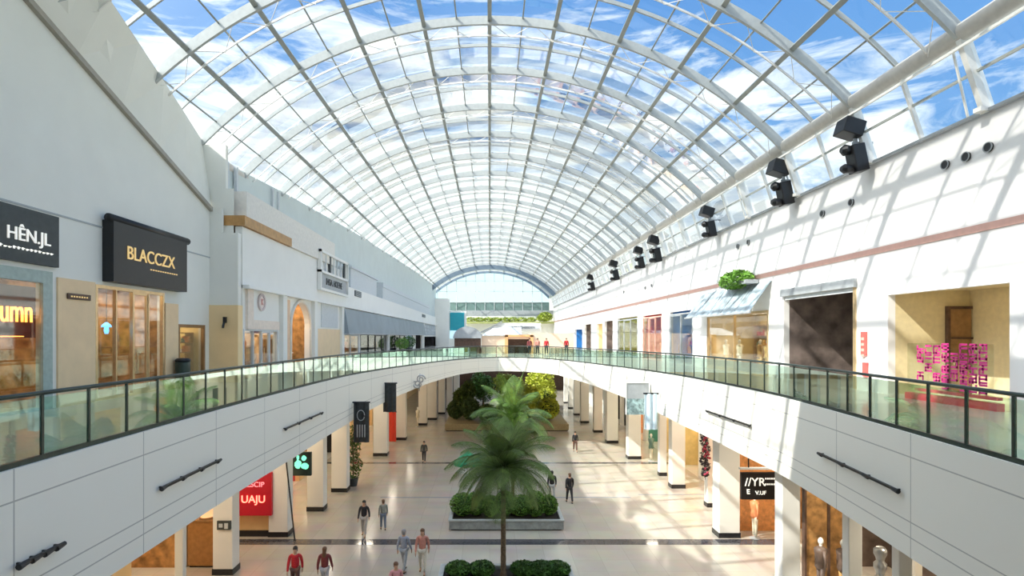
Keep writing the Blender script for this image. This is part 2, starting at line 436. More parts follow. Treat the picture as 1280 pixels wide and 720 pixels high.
# end arches
arc_rib(106.0, .7, 1.1, R_V+.1, mat('slate_painted_arch', (.17,.23,.29), .5), 'end_arch')
arc_rib(117.6, .5, .55, R_V+.1, MATS['slate_painted_arch'], 'end_arch')
# clerestory on the right
XC = 13.4; ZC = E + 6.0
cl = empty('window_clerestory', (XC, Y0, ZC), kind='structure')
pt = vp(AM, 0, R_V-.05)
mb = MB(); mb.quad((pt.x,Y0,pt.z), (XC,Y0,ZC), (XC,Y1,ZC), (pt.x,Y1,pt.z)); mb.build('pane', glass('clerestory_glass', (.9,.95,1), extra=.02), cl)
for y in majors:
    mb = MB(); a = Vector((pt.x-.05, y, pt.z)); b = Vector((XC-.05, y, ZC)); mb.bar(a, b, .16, .30, up=Vector((1,0,.4))); mb.box(XC-.35, XC, y-.12, y+.12, ZC, ZC+.12); mb.build('post', M_steelw, cl)
    mb = MB(); mb.bar(a+Vector((.02,.35,-.1)), b+Vector((-.05,.55,0)), .05, .05); mb.build('brace', M_steelw, cl)
    mb = MB(); mb.bar(a+Vector((0,2.25,0)), b+Vector((0,2.25,0)), .09, .12, up=Vector((1,0,.4))); mb.build('mullion', M_steelw, cl)
mp_ = (pt + Vector((XC,0,ZC)))/2
mb = MB(); mb.bar((mp_.x-.03,Y0,mp_.z), (mp_.x-.03,Y1,mp_.z), .07, .07); mb.build('transom', M_steelg, cl)
mb = MB(); mb.bar((XC-.08,Y0,ZC+.03), (XC-.08,Y1,ZC+.03), .14, .08); mb.build('sill', M_grey, cl)
# added unseen shell blocking sun from the near fascia, and the wall behind the viewer
mb = MB()
for a, b in zip(angs, angs[1:]):
    if a > -8: continue
    p, q = -14, 9.5; mb.hexa([vp(a,p,R_V+.2), vp(b,p,R_V+.2), vp(b,q,R_V+.2), vp(a,q,R_V+.2), vp(a,p,R_V+.5), vp(b,p,R_V+.5), vp(b,q,R_V+.5), vp(a,q,R_V+.5)])
struct('unseen_sun_blocker', mb, M_white)
mb = MB(); mb.box(-16, 18, -14.3, -14, 0, CZ+R_V+.5); struct('wall_back', mb, M_white)

# ---- walls with openings ---------------------------------------------------
def wall_open(name, x0, x1, ya, yb, za, zb, ops, m):
    """ops: (y0, y1, ztop) openings standing on za"""
    mb = MB(); y = ya
    for (p, q, zt) in sorted(ops):
        if p > y: mb.box(x0, x1, y, p, za, zb)
        mb.box(x0, x1, p, q, zt, zb); y = q
    if y < yb: mb.box(x0, x1, y, yb, za, zb)
    return struct(name, mb, m)
R_ops = [(14.43,18.84,E+1.38), (20.57,25.5,E+2.0), (26.9,34.5,E+1.25), (36.9,41.7,E+1.75), (43.6,49,E+1.75), (50.7,58.6,E+1.8), (61,65.3,E+1.7), (66.5,70,E+1.5), (74,79,E+1.6), (81,88,E+1.0)]
wall_open('wall_right', XC, XC+.25, -14, 118, UF, E+6.0, R_ops, M_wallR)
mb = MB(); mb.box(XC-.035, XC, 13, 117, E+2.85, E+3.05); struct('trim_coral_stripe', mb, M_coral)
mb = MB(); mb.box(XC-.02, XC, 13, 117, UF, UF+.12)
# left, near block (storefronts) and the sloping panel that meets the vault
XA = -11.8
A_ops = [(8.6,15.1,E+1.72), (16.75,20.3,E+1.55), (21.2,23.2,E+.45)]
mb = MB(); y = -14; x0, x1 = XA-.25, XA; ztop = E+1.75
for (p, q, zt) in A_ops:
    mb.box(x0, x1, y, p, UF, ztop); mb.box(x0, x1, p, q, zt, ztop); y = q
mb.box(x0, x1, y, 23.6, UF, ztop)
Mz = lambda y: min(E+8.6-.351*(y-14.3), E+9.0)
yl = [-14, 12.9, 14.3, 16, 18, 20, 22, 23.6]
for a, b in zip(yl, yl[1:]): mb.hexa([(x0,a,ztop),(x1,a,ztop),(x1,b,ztop),(x0,b,ztop),(x0,a,Mz(a)),(x1,a,Mz(a)),(x1,b,Mz(b)),(x0,b,Mz(b))])
wl = struct('wall_left_near', mb, M_wallL)
def Sx(y): return -10.6 + (y-14.3)*(-12.7+10.6)/(26-14.3)
def Sz(x): return CZ + math.sqrt(max(0, (R_V-.1)**2 - x*x))
mb = MB(); yy = [9.0, 11, 13, 14.3, 16, 18, 20, 22, 23.6, 25.5]
for a, b in zip(yy, yy[1:]):
    A0 = Vector((XA, min(a, 23.7), Mz(a) if a < 23.7 else E+5.3)); B0 = Vector((XA, min(b, 23.7), Mz(min(b,23.7))))
    A1 = Vector((Sx(a), a, Sz(Sx(a)))); B1 = Vector((Sx(b), b, Sz(Sx(b))))
    t = Vector((-.2, 0, 0)); mb.hexa([A0+t, A0, B0, B0+t, A1+t, A1, B1, B1+t])
struct('wall_left_sloping', mb, M_wallL)
mb = MB(); mb.bar((XA+.06, 12.9, Mz(12.9)), (XA+.06, 23.7, Mz(23.7)), .16, .16); mb.bar((XA+.06, 4, Mz(12.9)+.0), (XA+.06, 12.9, Mz(12.9)), .16, .16); struct('trim_sloping_rail', mb, mat('bronze_trim', (.36, .33, .27), .4))
mb = MB(); mb.box(XA-.01, XA+.02, -10, 23.6, E+3.28, E+3.33); struct('trim_wall_joint', mb, mat('joint_grey', (.42,.45,.44), .6))
# cream stone piers between the storefronts
mb = MB(); mb.box(XA, XA+.05, 15.25, 16.7, UF, E+1.6); mb.box(XA, XA+.05, 20.32, 21.15, UF, E+1.2)
struct('trim_cream_pier', mb, M_cream)
# pilaster face and return at the end of the near block
mb = MB(); mb.box(XA-.3, -10.6, 23.6, 23.9, E+1.3, E+4.35); mb.box(-12.9, -11.3, 24.0, 24.2, E+2, E+8.2); mb.box(-11.85, -10.95, 23.92, 23.98, E+4.3, E+6.3); mb.box(XA-.3, -11.3, 23.6, 23.8, E+4.35, E+5.4); struct('wall_left_return', mb, M_wallL)
mb = MB(); mb.box(XA-.3, -10.58, 23.55, 24.0, UF, E+1.3); struct('trim_yellow_pilaster', mb, M_yel)

# left, far block
XB = -10.6
B_ops = [(24.1,28.0,E+.3), (29.8,33.0,E+.9), (40.0,45.4,E+.17), (45.9,58.2,E+.17), (59.2,77.0,E+.17), (80,88,E+.17), (90,110,E-.1)]
mb = MB(); y = 24.0; x0, x1 = XB-.3, XB
def seg(p, q, z0, z1, xx=None): mb.box(x0, (xx or x1), p, q, z0, z1)
top = lambda y: E+4.7 if y < 41 else E+3.7
for (p, q, zt) in B_ops:
    if p > y:
        for (s, t) in ((y, min(p, 41)), (max(y, 41), p)):
            if t > s: seg(s, t, UF, E+.0 if False else top((s+t)/2))
    for (s, t) in ((p, min(q, 41)), (max(p, 41), q)):
        if t > s:
            if abs(p-29.8) < .1: continue
            seg(s, t, zt, top((s+t)/2))
    y = q
seg(y, 112, UF, E+3.7)
# arched head over the arch opening
ca, ra = 31.4, 1.6; N = 16
for k in range(N):
    a0 = PI*k/N; a1 = PI*(k+1)/N
    ya, yb_ = ca-ra*math.cos(a0), ca-ra*math.cos(a1); za, zb_ = E+.45+1.42*math.sin(a0), E+.45+1.42*math.sin(a1)
    mb.hexa([(x0,ya,za),(x1,ya,za),(x1,yb_,zb_),(x0,yb_,zb_),(x0,ya,E+4.7),(x1,ya,E+4.7),(x1,yb_,E+4.7),(x0,yb_,E+4.7)])
mb.box(x0, x1, 29.8, 29.85, UF, E+.5); mb.box(x0, x1, 32.95, 33.0, UF, E+.5)
struct('wall_left_far', mb, M_white)
mb = MB()  # moulding round the arch
pts = [(XB+.03, 29.72, UF)] + [(XB+.03, ca-(ra+.06)*math.cos(PI*k/20), E+.45+1.5*math.sin(PI*k/20)) for k in range(21)] + [(XB+.03, 33.08, UF)]
mb.tube(pts, .09, 8); struct('trim_arch', mb, mat('arch_moulding', (.80,.76,.66), .5), smooth=True)
mb = MB(); mb.box(XB, XB+.04, 28.6, 29.65, UF, E+1.9); struct('trim_orange_pier', mb, mat('peach_panel', (.82,.55,.34), .5))
mb = MB(); mb.box(XB, XB+.05, 33.9, 39.6, UF, E+.45); struct('trim_tan_panel', mb, M_cream)
mb = MB(); mb.box(XB, XB+.04, 35.2, 39.0, E+.55, E+2.15); struct('trim_grey_panel', mb, mat('grey_plaster', (.60,.63,.63), .6))
mb = MB()
for y in (28.2, 33.3, 39.5, 57.6, 78, 88.6): mb.box(XB, XB+.22, y, y+.55, UF, E+2.05)
struct('trim_white_pilaster', mb, M_white)
mb = MB(); mb.box(XB-.1, XB+.30, 24.0, 112, E+2.05, E+2.2); struct('trim_band', mb, M_white)
# recessed sign panel surround
mb = MB(); mb.box(XB, XB+.12, 24.3, 24.9, E+.3, E+2.05); mb.box(XB, XB+.06, 24.9, 28.1, E+.3, E+.72); struct('trim_peach_head', mb, mat('pale_peach', (.84,.72,.60), .6))
# setback wall above the far block, following the foot of the vault
mb = MB(); P = [(-12.62, 24.3), (-12.2, 34), (-11.75, 48), (-11.35, 66), (-11.0, 85), (-10.75, 112)]
for (ax, ay), (bx, by) in zip(P, P[1:]):
    mb.hexa([(ax-.2,ay,E+2.1),(ax,ay,E+2.1),(bx,by,E+2.1),(bx-.2,by,E+2.1),(ax-.2,ay,Sz(ax)),(ax,ay,Sz(ax)),(bx,by,Sz(bx)),(bx-.2,by,Sz(bx))])
struct('wall_left_setback', mb, M_teal_wall)
mb = MB()
for i, y in enumerate((26.3, 27.2, 31.5, 32.3, 53, 54, 75)):
    x = -12.5 + (y-24.3)*.0225; mb.box(x-.0, x+.16, y, y+.16, E+3.7, Sz(x)-.1)
struct('trim_setback_posts', mb, M_lgrey)
mb = MB(); mb.box(-12.7, XB-.2, 24, 112, E+3.55, E+3.7); struct('floor_ledge', mb, M_white)
mb = MB(); mb.box(-12.2, XB+.15, 23.9, 29.6, E+4.72, E+5.15); struct('trim_timber_ledge', mb, mat('orange_timber', (.50,.27,.09), .45, var=.15, scale=4))
mb = MB(); mb.box(-12.2, XB+.10, 24.2, 38, E+5.15, E+6.25); mb.box(-12.2, XB+.12, 29.6, 38, E+4.72, E+5.15); struct('trim_cream_parapet', mb, mat('cream_paint', (.80,.76,.68), .6))
mb = MB(); mb.box(-12.0, XB-.2, 43.5, 53.5, E+3.7, E+5.3); mb.box(-12, XB-.05, 43.3, 53.7, E+5.3, E+5.42); mb.box(-11.9, XB-.1, 56, 100, E+3.7, E+4.9); mb.box(-11.9, XB-.05, 56, 100, E+4.9, E+5.35); struct('wall_left_upper_box', mb, M_lgrey)

# far end
mb = MB(); mb.box(-14, 17, 118, 118.3, 0, E+4.2); struct('wall_far', mb, M_white)
mb = MB(); mb.box(-13, 15, 116, 118, E+2.6, E+3.0); struct('trim_far_ledge', mb, mat('olive_ledge', (.42,.45,.16), .6))
mb = MB(); mb.box(-12.5, 14.5, 118, 118.2, E+4.2, E+5.4); struct('trim_far_band', mb, M_grey)
lun = empty('window_far_lunette', (0, 118.2, E+5.4), kind='structure')
mb = MB(); N = 24; xs = [-12.6+25.2*k/N for k in range(N+1)]
for a, b in zip(xs, xs[1:]): mb.quad((a,118.2,E+7.1),(b,118.2,E+7.1),(b,118.2,Sz(b)),(a,118.2,Sz(a)))
mb.build('pane', G_lun, lun)
mb = MB(); mb.box(-12.6,12.6,118.1,118.2,E+5.4,E+7.1); mb.build('spandrel', mat('dark_green_spandrel', (.16,.24,.22), .3), lun)
for x in range(-11, 12, 2):
    mb = MB(); mb.box(x-.05, x+.05, 118.0, 118.15, E+5.4, Sz(x)); mb.build('mullion', M_lgrey, lun)
for z in (7.1, 9.4, 11.6):
    hw = math.sqrt(max(1, R_V**2-(z+3.85)**2)); hw = min(hw, 12.6); mb = MB(); mb.box(-hw, hw, 118.0, 118.12, E+z-.05, E+z+.05); mb.build('transom', M_lgrey, lun)
mb = MB(); mb.box(-10.9, -7.9, 110, 112, UF, E+7.4); mb.box(-8.0, -4.6, 110.5, 112, UF, E+4.9); struct('wall_far_tower', mb, M_white)

# ---- recesses behind the openings -------------------------------------------
def recess(side, x, ya, yb, z0, zt, depth, cb, cs=None, power=40, lcol=(1,.8,.55), fl=None, lit=True):
    xo = x + side*depth
    mb = MB(); w_ = .12
    mb.box(xo, xo+side*w_, ya-w_, yb+w_, z0, zt+.3)
    s = struct('wall_shop_back', mb, cb)
    mb = MB(); mb.box(x+side*.25, xo, ya-w_, ya, z0, zt+.3); mb.box(x+side*.25, xo, yb, yb+w_, z0, zt+.3); mb.box(x+side*.25, xo, ya-w_, yb+w_, zt+.15, zt+.3)
    struct('wall_shop_side', mb, cs or cb)
    mb = MB(); mb.box(x, xo, ya, yb, z0-.05, z0+.004); struct('floor_shop', mb, fl or M_floorU)
    if lit and power:
        power *= .42
        area('shop_light', ((x+xo)/2, (ya+yb)/2, zt+.05), depth*.7, power, lcol, sy=(yb-ya)*.8)
c_amber = mat('amber_wall', (.40,.21,.07), .5, var=.55, scale=3); c_gold = mat('gold_wall', (.66,.52,.24), .5, var=.15, scale=2)
c_dark = mat('dark_wall', (.03,.028,.028), .6); c_blue = mat('blue_wall', (.03,.20,.52), .5); c_red = mat('red_wall', (.50,.05,.05), .5, var=.2)
c_olive = mat('olive_wall', (.38,.36,.08), .5, var=.3); c_taupe = mat('taupe_wall', (.15,.115,.10), .6, var=.5, scale=1.5); c_bei = mat('beige_wall', (.74,.62,.36), .6)
c_green = mat('green_wall', (.10,.32,.25), .5); c_orange = mat('orange_wall', (.74,.34,.12), .5, var=.2)
# right, upper
recess(1, XC, 14.43, 18.84, UF, E+1.38, 2.75, c_bei, power=15)
recess(1, XC, 20.57, 25.5, UF, E+2.0, 3.6, c_dark, c_taupe, power=0)
recess(1, XC, 26.9, 34.5, UF, E+1.25, 3.0, c_gold, power=260)
recess(1, XC, 36.9, 41.7, UF, E+1.75, 3.0, c_blue, c_blue, power=20)
recess(1, XC, 43.6, 49, UF, E+1.75, 3.0, c_red, power=120)
recess(1, XC, 50.7, 58.6, UF, E+1.8, 3.0, c_olive, power=150)
for o_ in R_ops[6:]: recess(1, XC, o_[0], o_[1], UF, o_[2], 2.5, random.choice([c_bei, c_taupe, c_blue]), power=60)
# left, upper
recess(-1, XA, 8.6, 15.1, UF, E+1.72, 3.4, c_amber, power=200)
recess(-1, XA, 16.75, 20.3, UF, E+1.55, 3.2, c_amber, power=130)
recess(-1, XA, 21.2, 23.2, UF, E+.45, 1.6, c_gold, power=40)
recess(-1, XB, 24.1, 28.0, UF, E+.3, 2.6, c_amber, power=90)
recess(-1, XB, 29.8, 33.0, UF, E+1.9, 2.6, c_amber, power=160)
recess(-1, XB, 40.0, 45.4, UF, E+.17, 2.6, c_amber, power=100)
recess(-1, XB, 45.9, 58.2, UF, E+.17, 3, c_dark, power=20)
recess(-1, XB, 59.2, 77, UF, E+.17, 3, c_dark, power=40)
recess(-1, XB, 80, 88, UF, E+.17, 3, c_dark, power=20)
recess(-1, XB, 90, 110, UF, E-.1, 3, c_dark, power=20)
# lower level
LW, RW = -12.6, 14.2
Lc = [c_amber, c_bei, c_amber, c_gold, c_bei, c_red, c_amber, c_dark, c_bei, c_red, c_amber, c_dark]
L_ops = []; R2 = []
y = 10.0
for i in range(12):
    L_ops.append((y+.5, y+4.0, 3.5)); y += 4.6
y = 10.0
for i in range(12):
    R2.append((y+.5, y+4.1, 3.9)); y += 4.6
wall_open('wall_left_lower', LW-.25, LW, -14, 118, 0, UF-.9, L_ops, M_tan)
wall_open('wall_right_lower', RW, RW+.25, -14, 118, 0, UF-.9, R2, M_white)
Rc = [c_taupe, c_taupe, c_taupe, c_amber, c_orange, c_orange, c_gold, c_gold, c_green, c_orange, c_dark, c_dark]
for i, o_ in enumerate(L_ops): recess(-1, LW, o_[0], o_[1], 0, o_[2], 2.4, Lc[i], power=110 if Lc[i] != c_dark else 10, lcol=(1,.78,.5))
for i, o_ in enumerate(R2): recess(1, RW, o_[0], o_[1], 0, o_[2], 2.4, Rc[i], power=120 if Rc[i] != c_dark else 10, lcol=(1,.78,.5))
# tan cross wall beside the red board
mb = MB(); mb.box(LW, -10.6, 26.9, 27.2, 0, fas_bot(27)+.1); struct('wall_left_lower_cross', mb, M_tan)
mb = MB(); mb.box(12.3, RW, 27.6, 27.8, 0, fas_bot(27)+.1); struct('wall_right_lower_cross', mb, c_orange)
mb = MB(); mb.box(LW, -10.6, 26.8, 26.9, 0, .28); struct('baseboard_left', mb, M_skirt)
mb = MB(); mb.box(-13, 15, 100, 100.3, 0, UF-.9); struct('wall_far_lower', mb, M_dbrown)
# ================================================================== THINGS
def resample(path, ds):
    out = [path[0].copy()]; acc = 0
    for a, b in zip(path, path[1:]):
        L = (b-a).length; p = 0
        while acc + (L-p) >= ds:
            p += ds-acc; out.append(a + (b-a)*(p/L)); acc = 0
        acc += L-p
    if (out[-1]-path[-1]).length > .3: out.append(path[-1].copy())
    else: out[-1] = path[-1].copy()
    return out
def balustrade(path, label, side):
    base = path[len(path)//2]
    root = empty('glass_balustrade', (base.x, base.y, UF+.06), label, 'railing')
    P = [p + Vector((0,0,UF+.06)) for p in resample(path, 1.04)]
    # keep clear of the fascia edge
    up = Vector((0,0,1))
    def inn(i):
        d = (P[min(i+1,len(P)-1)]-P[max(i-1,0)]).normalized(); return P[i] + Vector((d.y, -d.x, 0))*(.08*side)
    Q = [inn(i) for i in range(len(P))]
    fine = [p + Vector((0,0,UF+.06)) for p in resample(path, .35)]
    F2 = []
    for i in range(len(fine)):
        d = (fine[min(i+1,len(fine)-1)]-fine[max(i-1,0)]).normalized(); F2.append(fine[i] + Vector((d.y,-d.x,0))*(.08*side))
    mb = MB(); mb.tube([p+up*1.02 for p in F2], .035, 8); mb.build('handrail', M_blackg, root, smooth=True)
    mb = MB()
    for a, b in zip(F2, F2[1:]): mb.bar(a+up*.04, b+up*.04, .06, .08)
    mb.build('bottom_rail', M_blackg, root)
    for i, p in enumerate(Q):
        mb = MB(); d = (Q[min(i+1,len(Q)-1)]-Q[max(i-1,0)]).normalized(); mb.bar(p, p+up*1.0, .035, .05); mb.build('post', M_blackg, root)
        if i+1 < len(Q):
            a, b = p + d*.03, Q[i+1] - d*.03; n = Vector((d.y,-d.x,0))*.006
            mb = MB(); mb.hexa([a-n+up*.09, b-n+up*.09, b+n+up*.09, a+n+up*.09, a-n+up*.95, b-n+up*.95, b+n+up*.95, a+n+up*.95]); mb.build('glass_panel', G_rail, root)
    return root
balustrade(LEFT, 'curved glass railing with dark posts along the left gallery edge', -1)
balustrade(RIGHT, 'curved glass railing with dark posts along the right gallery edge', 1)

# ---- slim dark spotlight bars on the fascias --------------------------------
def pt_at(path, y):
    for a, b in zip(path, path[1:]):
        if a.y <= y <= b.y: t = (y-a.y)/max(1e-6, b.y-a.y); return a+(b-a)*t
def light_bar(path, y0, y1, drop, side, label, zend=0):
    a = pt_at(path, y0); b = pt_at(path, y1); z = UF - drop
    o = Vector((-side*.1, 0, 0))
    a = Vector((a.x, a.y, z))+o; b = Vector((b.x, b.y, z+zend))+o
    root = empty('spotlight_bar', tuple(a), label, 'light fitting', 'dark spotlight bars on the gallery fascias')
    mb = MB(); mb.bar(a, b, .06, .05); mb.build('rail', M_black, root)
    for k in range(4):
        p = a + (b-a)*(k/3)
        mb = MB(); mb.tube([p - o, p], .02, 6); mb.build('bracket', M_black, root)
        mb = MB(); mb.tube([p+Vector((0,-.09,-.02)), p+Vector((0,.09,.0))], [.05,.035], 8); mb.build('spot_head', M_black, root)
light_bar(LEFT, 8.0, 8.7, 1.3, -1, 'short dark spotlight bar at the bottom left corner of the photo')
light_bar(LEFT, 11.6, 14.1, 1.18, -1, 'dark spotlight bar on the left fascia, second from the viewer')
light_bar(LEFT, 18.8, 22.6, 1.15, -1, 'dark spotlight bar on the left fascia above the green glowing screen')
light_bar(RIGHT, 11.2, 14.6, 1.12, 1, 'dark spotlight bar on the shaded part of the right fascia')
light_bar(RIGHT, 19.5, 23.2, 1.15, 1, 'small dark spotlight bar on the sunlit part of the right fascia')

# ---- columns ---------------------------------------------------------------
def column(x, y, w, label, group, d=None, m=None):
    d = d or w; h = fas_bot(y) + .1
    root = empty('column', (x, y, 0), label, 'column', group)
    mb = MB(); mb.box(x-w/2, x+w/2, y-d/2, y+d/2, .22, h); mb.build('shaft', m or M_white, root, bevel=.03)
    mb = MB(); mb.box(x-w/2-.02, x+w/2+.02, y-d/2-.02, y+d/2+.02, 0, .24); mb.build('base', M_skirt, root)
    return root
colsL = [(-10.65,19.3,.3,'slim white column at the lower left edge of the photo'),(-10.72,22.8,.8,'wide grey-white column with a small dark plaque, left lower level'),
 (-10.1,27.1,.92,'square white column directly right of the red sign'),(-9.55,31,.9,'square white column just behind the green screen'),(-9.25,34.8,.95,'square white column with the climbing plant beside it'),
 (-8.75,45.2,1.1,'white column between the two black hanging banners'),(-8.2,52,.95,'white column just behind the red banner'),(-7.2,60.5,.9,'white column under the scroll ornament'),
 (-6.6,64.5,1.1,'broad cream column fourth from the trees, left side'),(-5.9,69,.8,'cream column third from the trees, left side'),(-5.2,73,.8,'cream column second from the trees, left side'),(-4.6,78,.8,'last cream column on the left before the dark trees')]
for x, y, w_, lb in colsL: column(x, y, w_, lb, 'columns along the left lower arcade', d=w_*.8)
colsR = [(11.4,27,1.0,'large square white column left of the black sign'),(12.5,31.6,.6,'white column with a dark garland on its left'),(11.9,35.6,.85,'round-edged white column in front of the yellow shop'),
 (11.9,38.6,.5,'slim white column beside the light blue banner'),(11.3,44,1.0,'sunlit white column under the grey framed panel'),(11.0,50.5,1.0,'white column beside the red shop window, right side'),(10.8,56,.85,'white column fifth from the far end, right side'),
 (10.5,62,.9,'white column fourth from the far end, right side'),(10.6,68,.8,'white column third from the far end, right side'),(10.8,74,.8,'white column second from the far end, right side'),(11,80,.8,'last white column at the far end, right side'),
 (10.05,18.9,.62,'grey-white column right of the black sign'),(10.55,16.3,.4,'slim white column right of the amber shop'),(10.9,14.8,.36,'nearest slim white column at the bottom right')]
for x, y, w_, lb in colsR: column(x, y, w_, lb, 'columns along the right lower arcade', d=w_*.8)
root = empty('wall_plaque', (-10.6, 22.4, 2.1), 'small dark plaque with pale marks on the wide left column', 'sign')
mb = MB(); mb.box(-10.9,-10.36,22.38,22.46,1.85,2.2); mb.build('board', M_char, root)
mb = MB(); mb.box(-10.82,-10.67,22.36,22.38,1.95,2.1); mb.box(-10.6,-10.45,22.36,22.38,1.9,2.12); mb.build('marks', M_lgrey, root)

# ---- signs and fascias of the shops ------------------------------------------
M_letw = mat('white_lettering', (.85,.85,.80), .5, emis=(1,.98,.9), es=.35)
M_letg = mat('gold_lettering', (.75,.50,.18), .4, emis=(1,.7,.3), es=.3)
M_neon = mat('orange_neon', (.9,.3,.05), .5, emis=(1,.35,.06), es=3.0)
M_redneon = mat('red_neon', (.9,.2,.15), .5, emis=(1,.18,.12), es=2.2)
def wallboard(name, x, y0, y1, z0, z1, th, m, label, side=1, parts=None, cap=None, kind_m=None):
    root = empty(name, (x, (y0+y1)/2, z0), label, 'sign')
    mb = MB(); mb.box(x, x+th*side, y0, y1, z0, z1); mb.build('board', m, root, bevel=.01)
    return root
UX = (0, 1, 0); UZ = (0, 0, 1)      # reading direction on the left walls: away from the viewer
s1 = wallboard('shop_sign', XA, 9.6, 15.2, E+1.85, E+3.22, .12, M_char, 'charcoal sign with pale serif letters above the green-framed shop')
text_part('HÊN.JL', .46, (XA+.13, 14.2, E+2.52), UX, UZ, M_letw, s1)
mb = MB(); rnd = random.Random(2); y = 13.2
while y < 14.95: hh = .03+.05*rnd.random(); mb.box(XA+.12, XA+.135, y, y+.05, E+2.15, E+2.15+hh); mb.box(XA+.12, XA+.135, y, y+.09, E+2.15+hh/2, E+2.17+hh/2); y += .13
mb.build('fine_lettering', M_letw, s1)
s2 = wallboard('shop_sign', XA, 17.05, 21.2, E+1.66, E+3.55, .35, M_black, 'black box sign with gold letters above the second left shop')
text_part('BLACCZX', .60, (XA+.36, 19.0, E+2.62), UX, UZ, M_letg, s2)
mb = MB(); y = 18.9
while y < 20.5: mb.box(XA+.35, XA+.365, y, y+.08, E+2.22, E+2.26); y += .14
mb.build('fine_lettering', M_letg, s2)
mb = MB(); mb.tube([(XA+.25, 16.95, E+3.6), (XA+.25, 21.4, E+3.6)], .13, 10); mb.build('awning_roll', M_black, s2, smooth=True)

def storefront(name, x, side, y0, y1, zt, label, m_frame, mull=2, fw=.10, depth=.12, door=True, transom=None, m_glass=None):
    root = empty(name, (x, (y0+y1)/2, UF), label, 'shopfront')
    xi = x - side*.02
    mb = MB()
    mb.box(xi, xi+side*depth, y0, y0+fw, UF, zt); mb.box(xi, xi+side*depth, y1-fw, y1, UF, zt); mb.box(xi, xi+side*depth, y0+fw, y1-fw, zt-fw, zt)
    mb.box(xi, xi+side*depth, y0+fw, y1-fw, UF, UF+.08); mb.build('frame', m_frame, root)
    n_ = mull+1; L = (y1-y0-2*fw)/n_
    for k in range(n_):
        a = y0+fw+L*k
        mb = MB(); mb.box(xi+side*.05, xi+side*.065, a+.02, a+L-.02, UF+.08, zt-fw); mb.build('pane', m_glass or G_shop, root)
        if door and k == n_//2: pass
        if k: mb = MB(); mb.box(xi, xi+side*depth, a-.025, a+.025, UF+.08, zt-fw); mb.build('mullion', m_frame, root)
    if transom:
        mb = MB(); mb.box(xi, xi+side*depth, y0+fw, y1-fw, transom-.03, transom+.03); mb.build('transom', m_frame, root)
    if door:
        mb = MB(); a = y0+fw+L*(n_//2); b = a+L; dm = MB(); s0, s1_ = xi+side*.02, xi+side*.10
        for q in ((a+.03,a+.09,UF+.08,zt-fw),(b-.09,b-.03,UF+.08,zt-fw),(a+.09,b-.09,UF+.08,UF+.2),(a+.09,b-.09,zt-fw-.07,zt-fw)): dm.box(s0, s1_, *q)
        dd = dm.build('door', m_frame, root)
        mb.tube([(xi-side*.05, a+.12, UF+.8), (xi-side*.05, a+.12, UF+1.4)], .018, 6); mb.build('door_handle', M_gold, dd)
    return root
storefront('shopfront', XA, -1, 8.65, 15.1, E+1.72, 'shopfront in a broad sage-green frame below the pale-lettered sign', M_frame1, 2, fw=.32, depth=.2)
storefront('shopfront', XA, -1, 16.75, 20.3, E+1.55, 'glazed shopfront with slim gold mullions below the black sign', M_gold, 3, fw=.10)
storefront('shopfront', XA, -1, 21.2, 23.2, E+.45, 'low timber-framed shop window left of the yellow pilaster', M_brown, 0, fw=.12, door=False)
storefront('shopfront', XB, -1, 24.1, 28.0, E+.3, 'shopfront with dark goods below the round pink logo', M_lgrey, 3, fw=.08)
storefront('shopfront', XB, -1, 40.0, 45.4, E+.17, 'orange-lit shopfront at the near end of the grey canopy', M_lgrey, 1)
storefront('shopfront', XB, -1, 45.9, 58.2, E+.17, 'black shop opening under the middle of the grey canopy', M_black, 3)
storefront('shopfront', XB, -1, 59.2, 77.0, E+.17, 'shopfront with green plants under the far end of the grey canopy', M_black, 4)
storefront('shopfront', XC, 1, 26.9, 34.5, E+1.25, 'gold-lit shopfront under the blue-grey glass awning', M_gold, 1, fw=.12)
storefront('shopfront', XC, 1, 36.9, 41.7, E+1.6, 'shopfront with a blue interior on the right gallery', M_grey, 1)
storefront('shopfront', XC, 1, 43.6, 49, E+1.6, 'shopfront with a red interior on the right gallery', M_coral, 2)
storefront('shopfront', XC, 1, 50.7, 58.6, E+1.65, 'shopfront with an olive yellow interior on the right gallery', M_grey, 2)
# neon inside first shop
ns = empty('neon_sign', (XA-.3, 13.6, E+.1), 'orange glowing neon sign inside the green-framed shop window', 'sign')
mb = MB(); mb.box(XA-.42, XA-.36, 11.9, 15.0, E-.05, E+1.3); mb.build('board', M_dbrown, ns)
text_part('Öumn', .85, (XA-.35, 14.15, E+.62), UX, UZ, M_neon, ns, sx=.68)
mb = MB(); mb.box(XA-.36, XA-.34, 12.0, 14.6, E-.02, E+.0); mb.build('light_line', M_neon, ns)
# nameplate on cream pier
npl = empty('name_plate', (XA+.05, 16.2, E+1.1), 'narrow dark name plate on the cream pier between the shops', 'sign')
mb = MB(); mb.box(XA+.05, XA+.10, 15.55, 16.45, E+1.03, E+1.2); mb.build('plate', M_dbrown, npl, bevel=.02)
mb = MB(); [mb.box(XA+.10, XA+.105, 15.65+.1*k, 15.71+.1*k, E+1.09, E+1.13) for k in range(7)]; mb.build('lettering', M_letg, npl)
tb = empty('litter_bin', (XA+.35, 20.9, UF), 'dark green litter bin standing beside the black-signed shop', 'bin')
mb = MB(); mb.lathe([(.20,0),(.24,.05),(.26,.95),(.24,1.0)], (XA+.35,20.9,UF), 20); mb.build('body', M_blackg, tb, smooth=True)
mb = MB(); mb.lathe([(.27,1.0),(.27,1.06),(.2,1.12),(.05,1.14)], (XA+.35,20.9,UF), 20); mb.build('lid', M_black, tb, smooth=True)
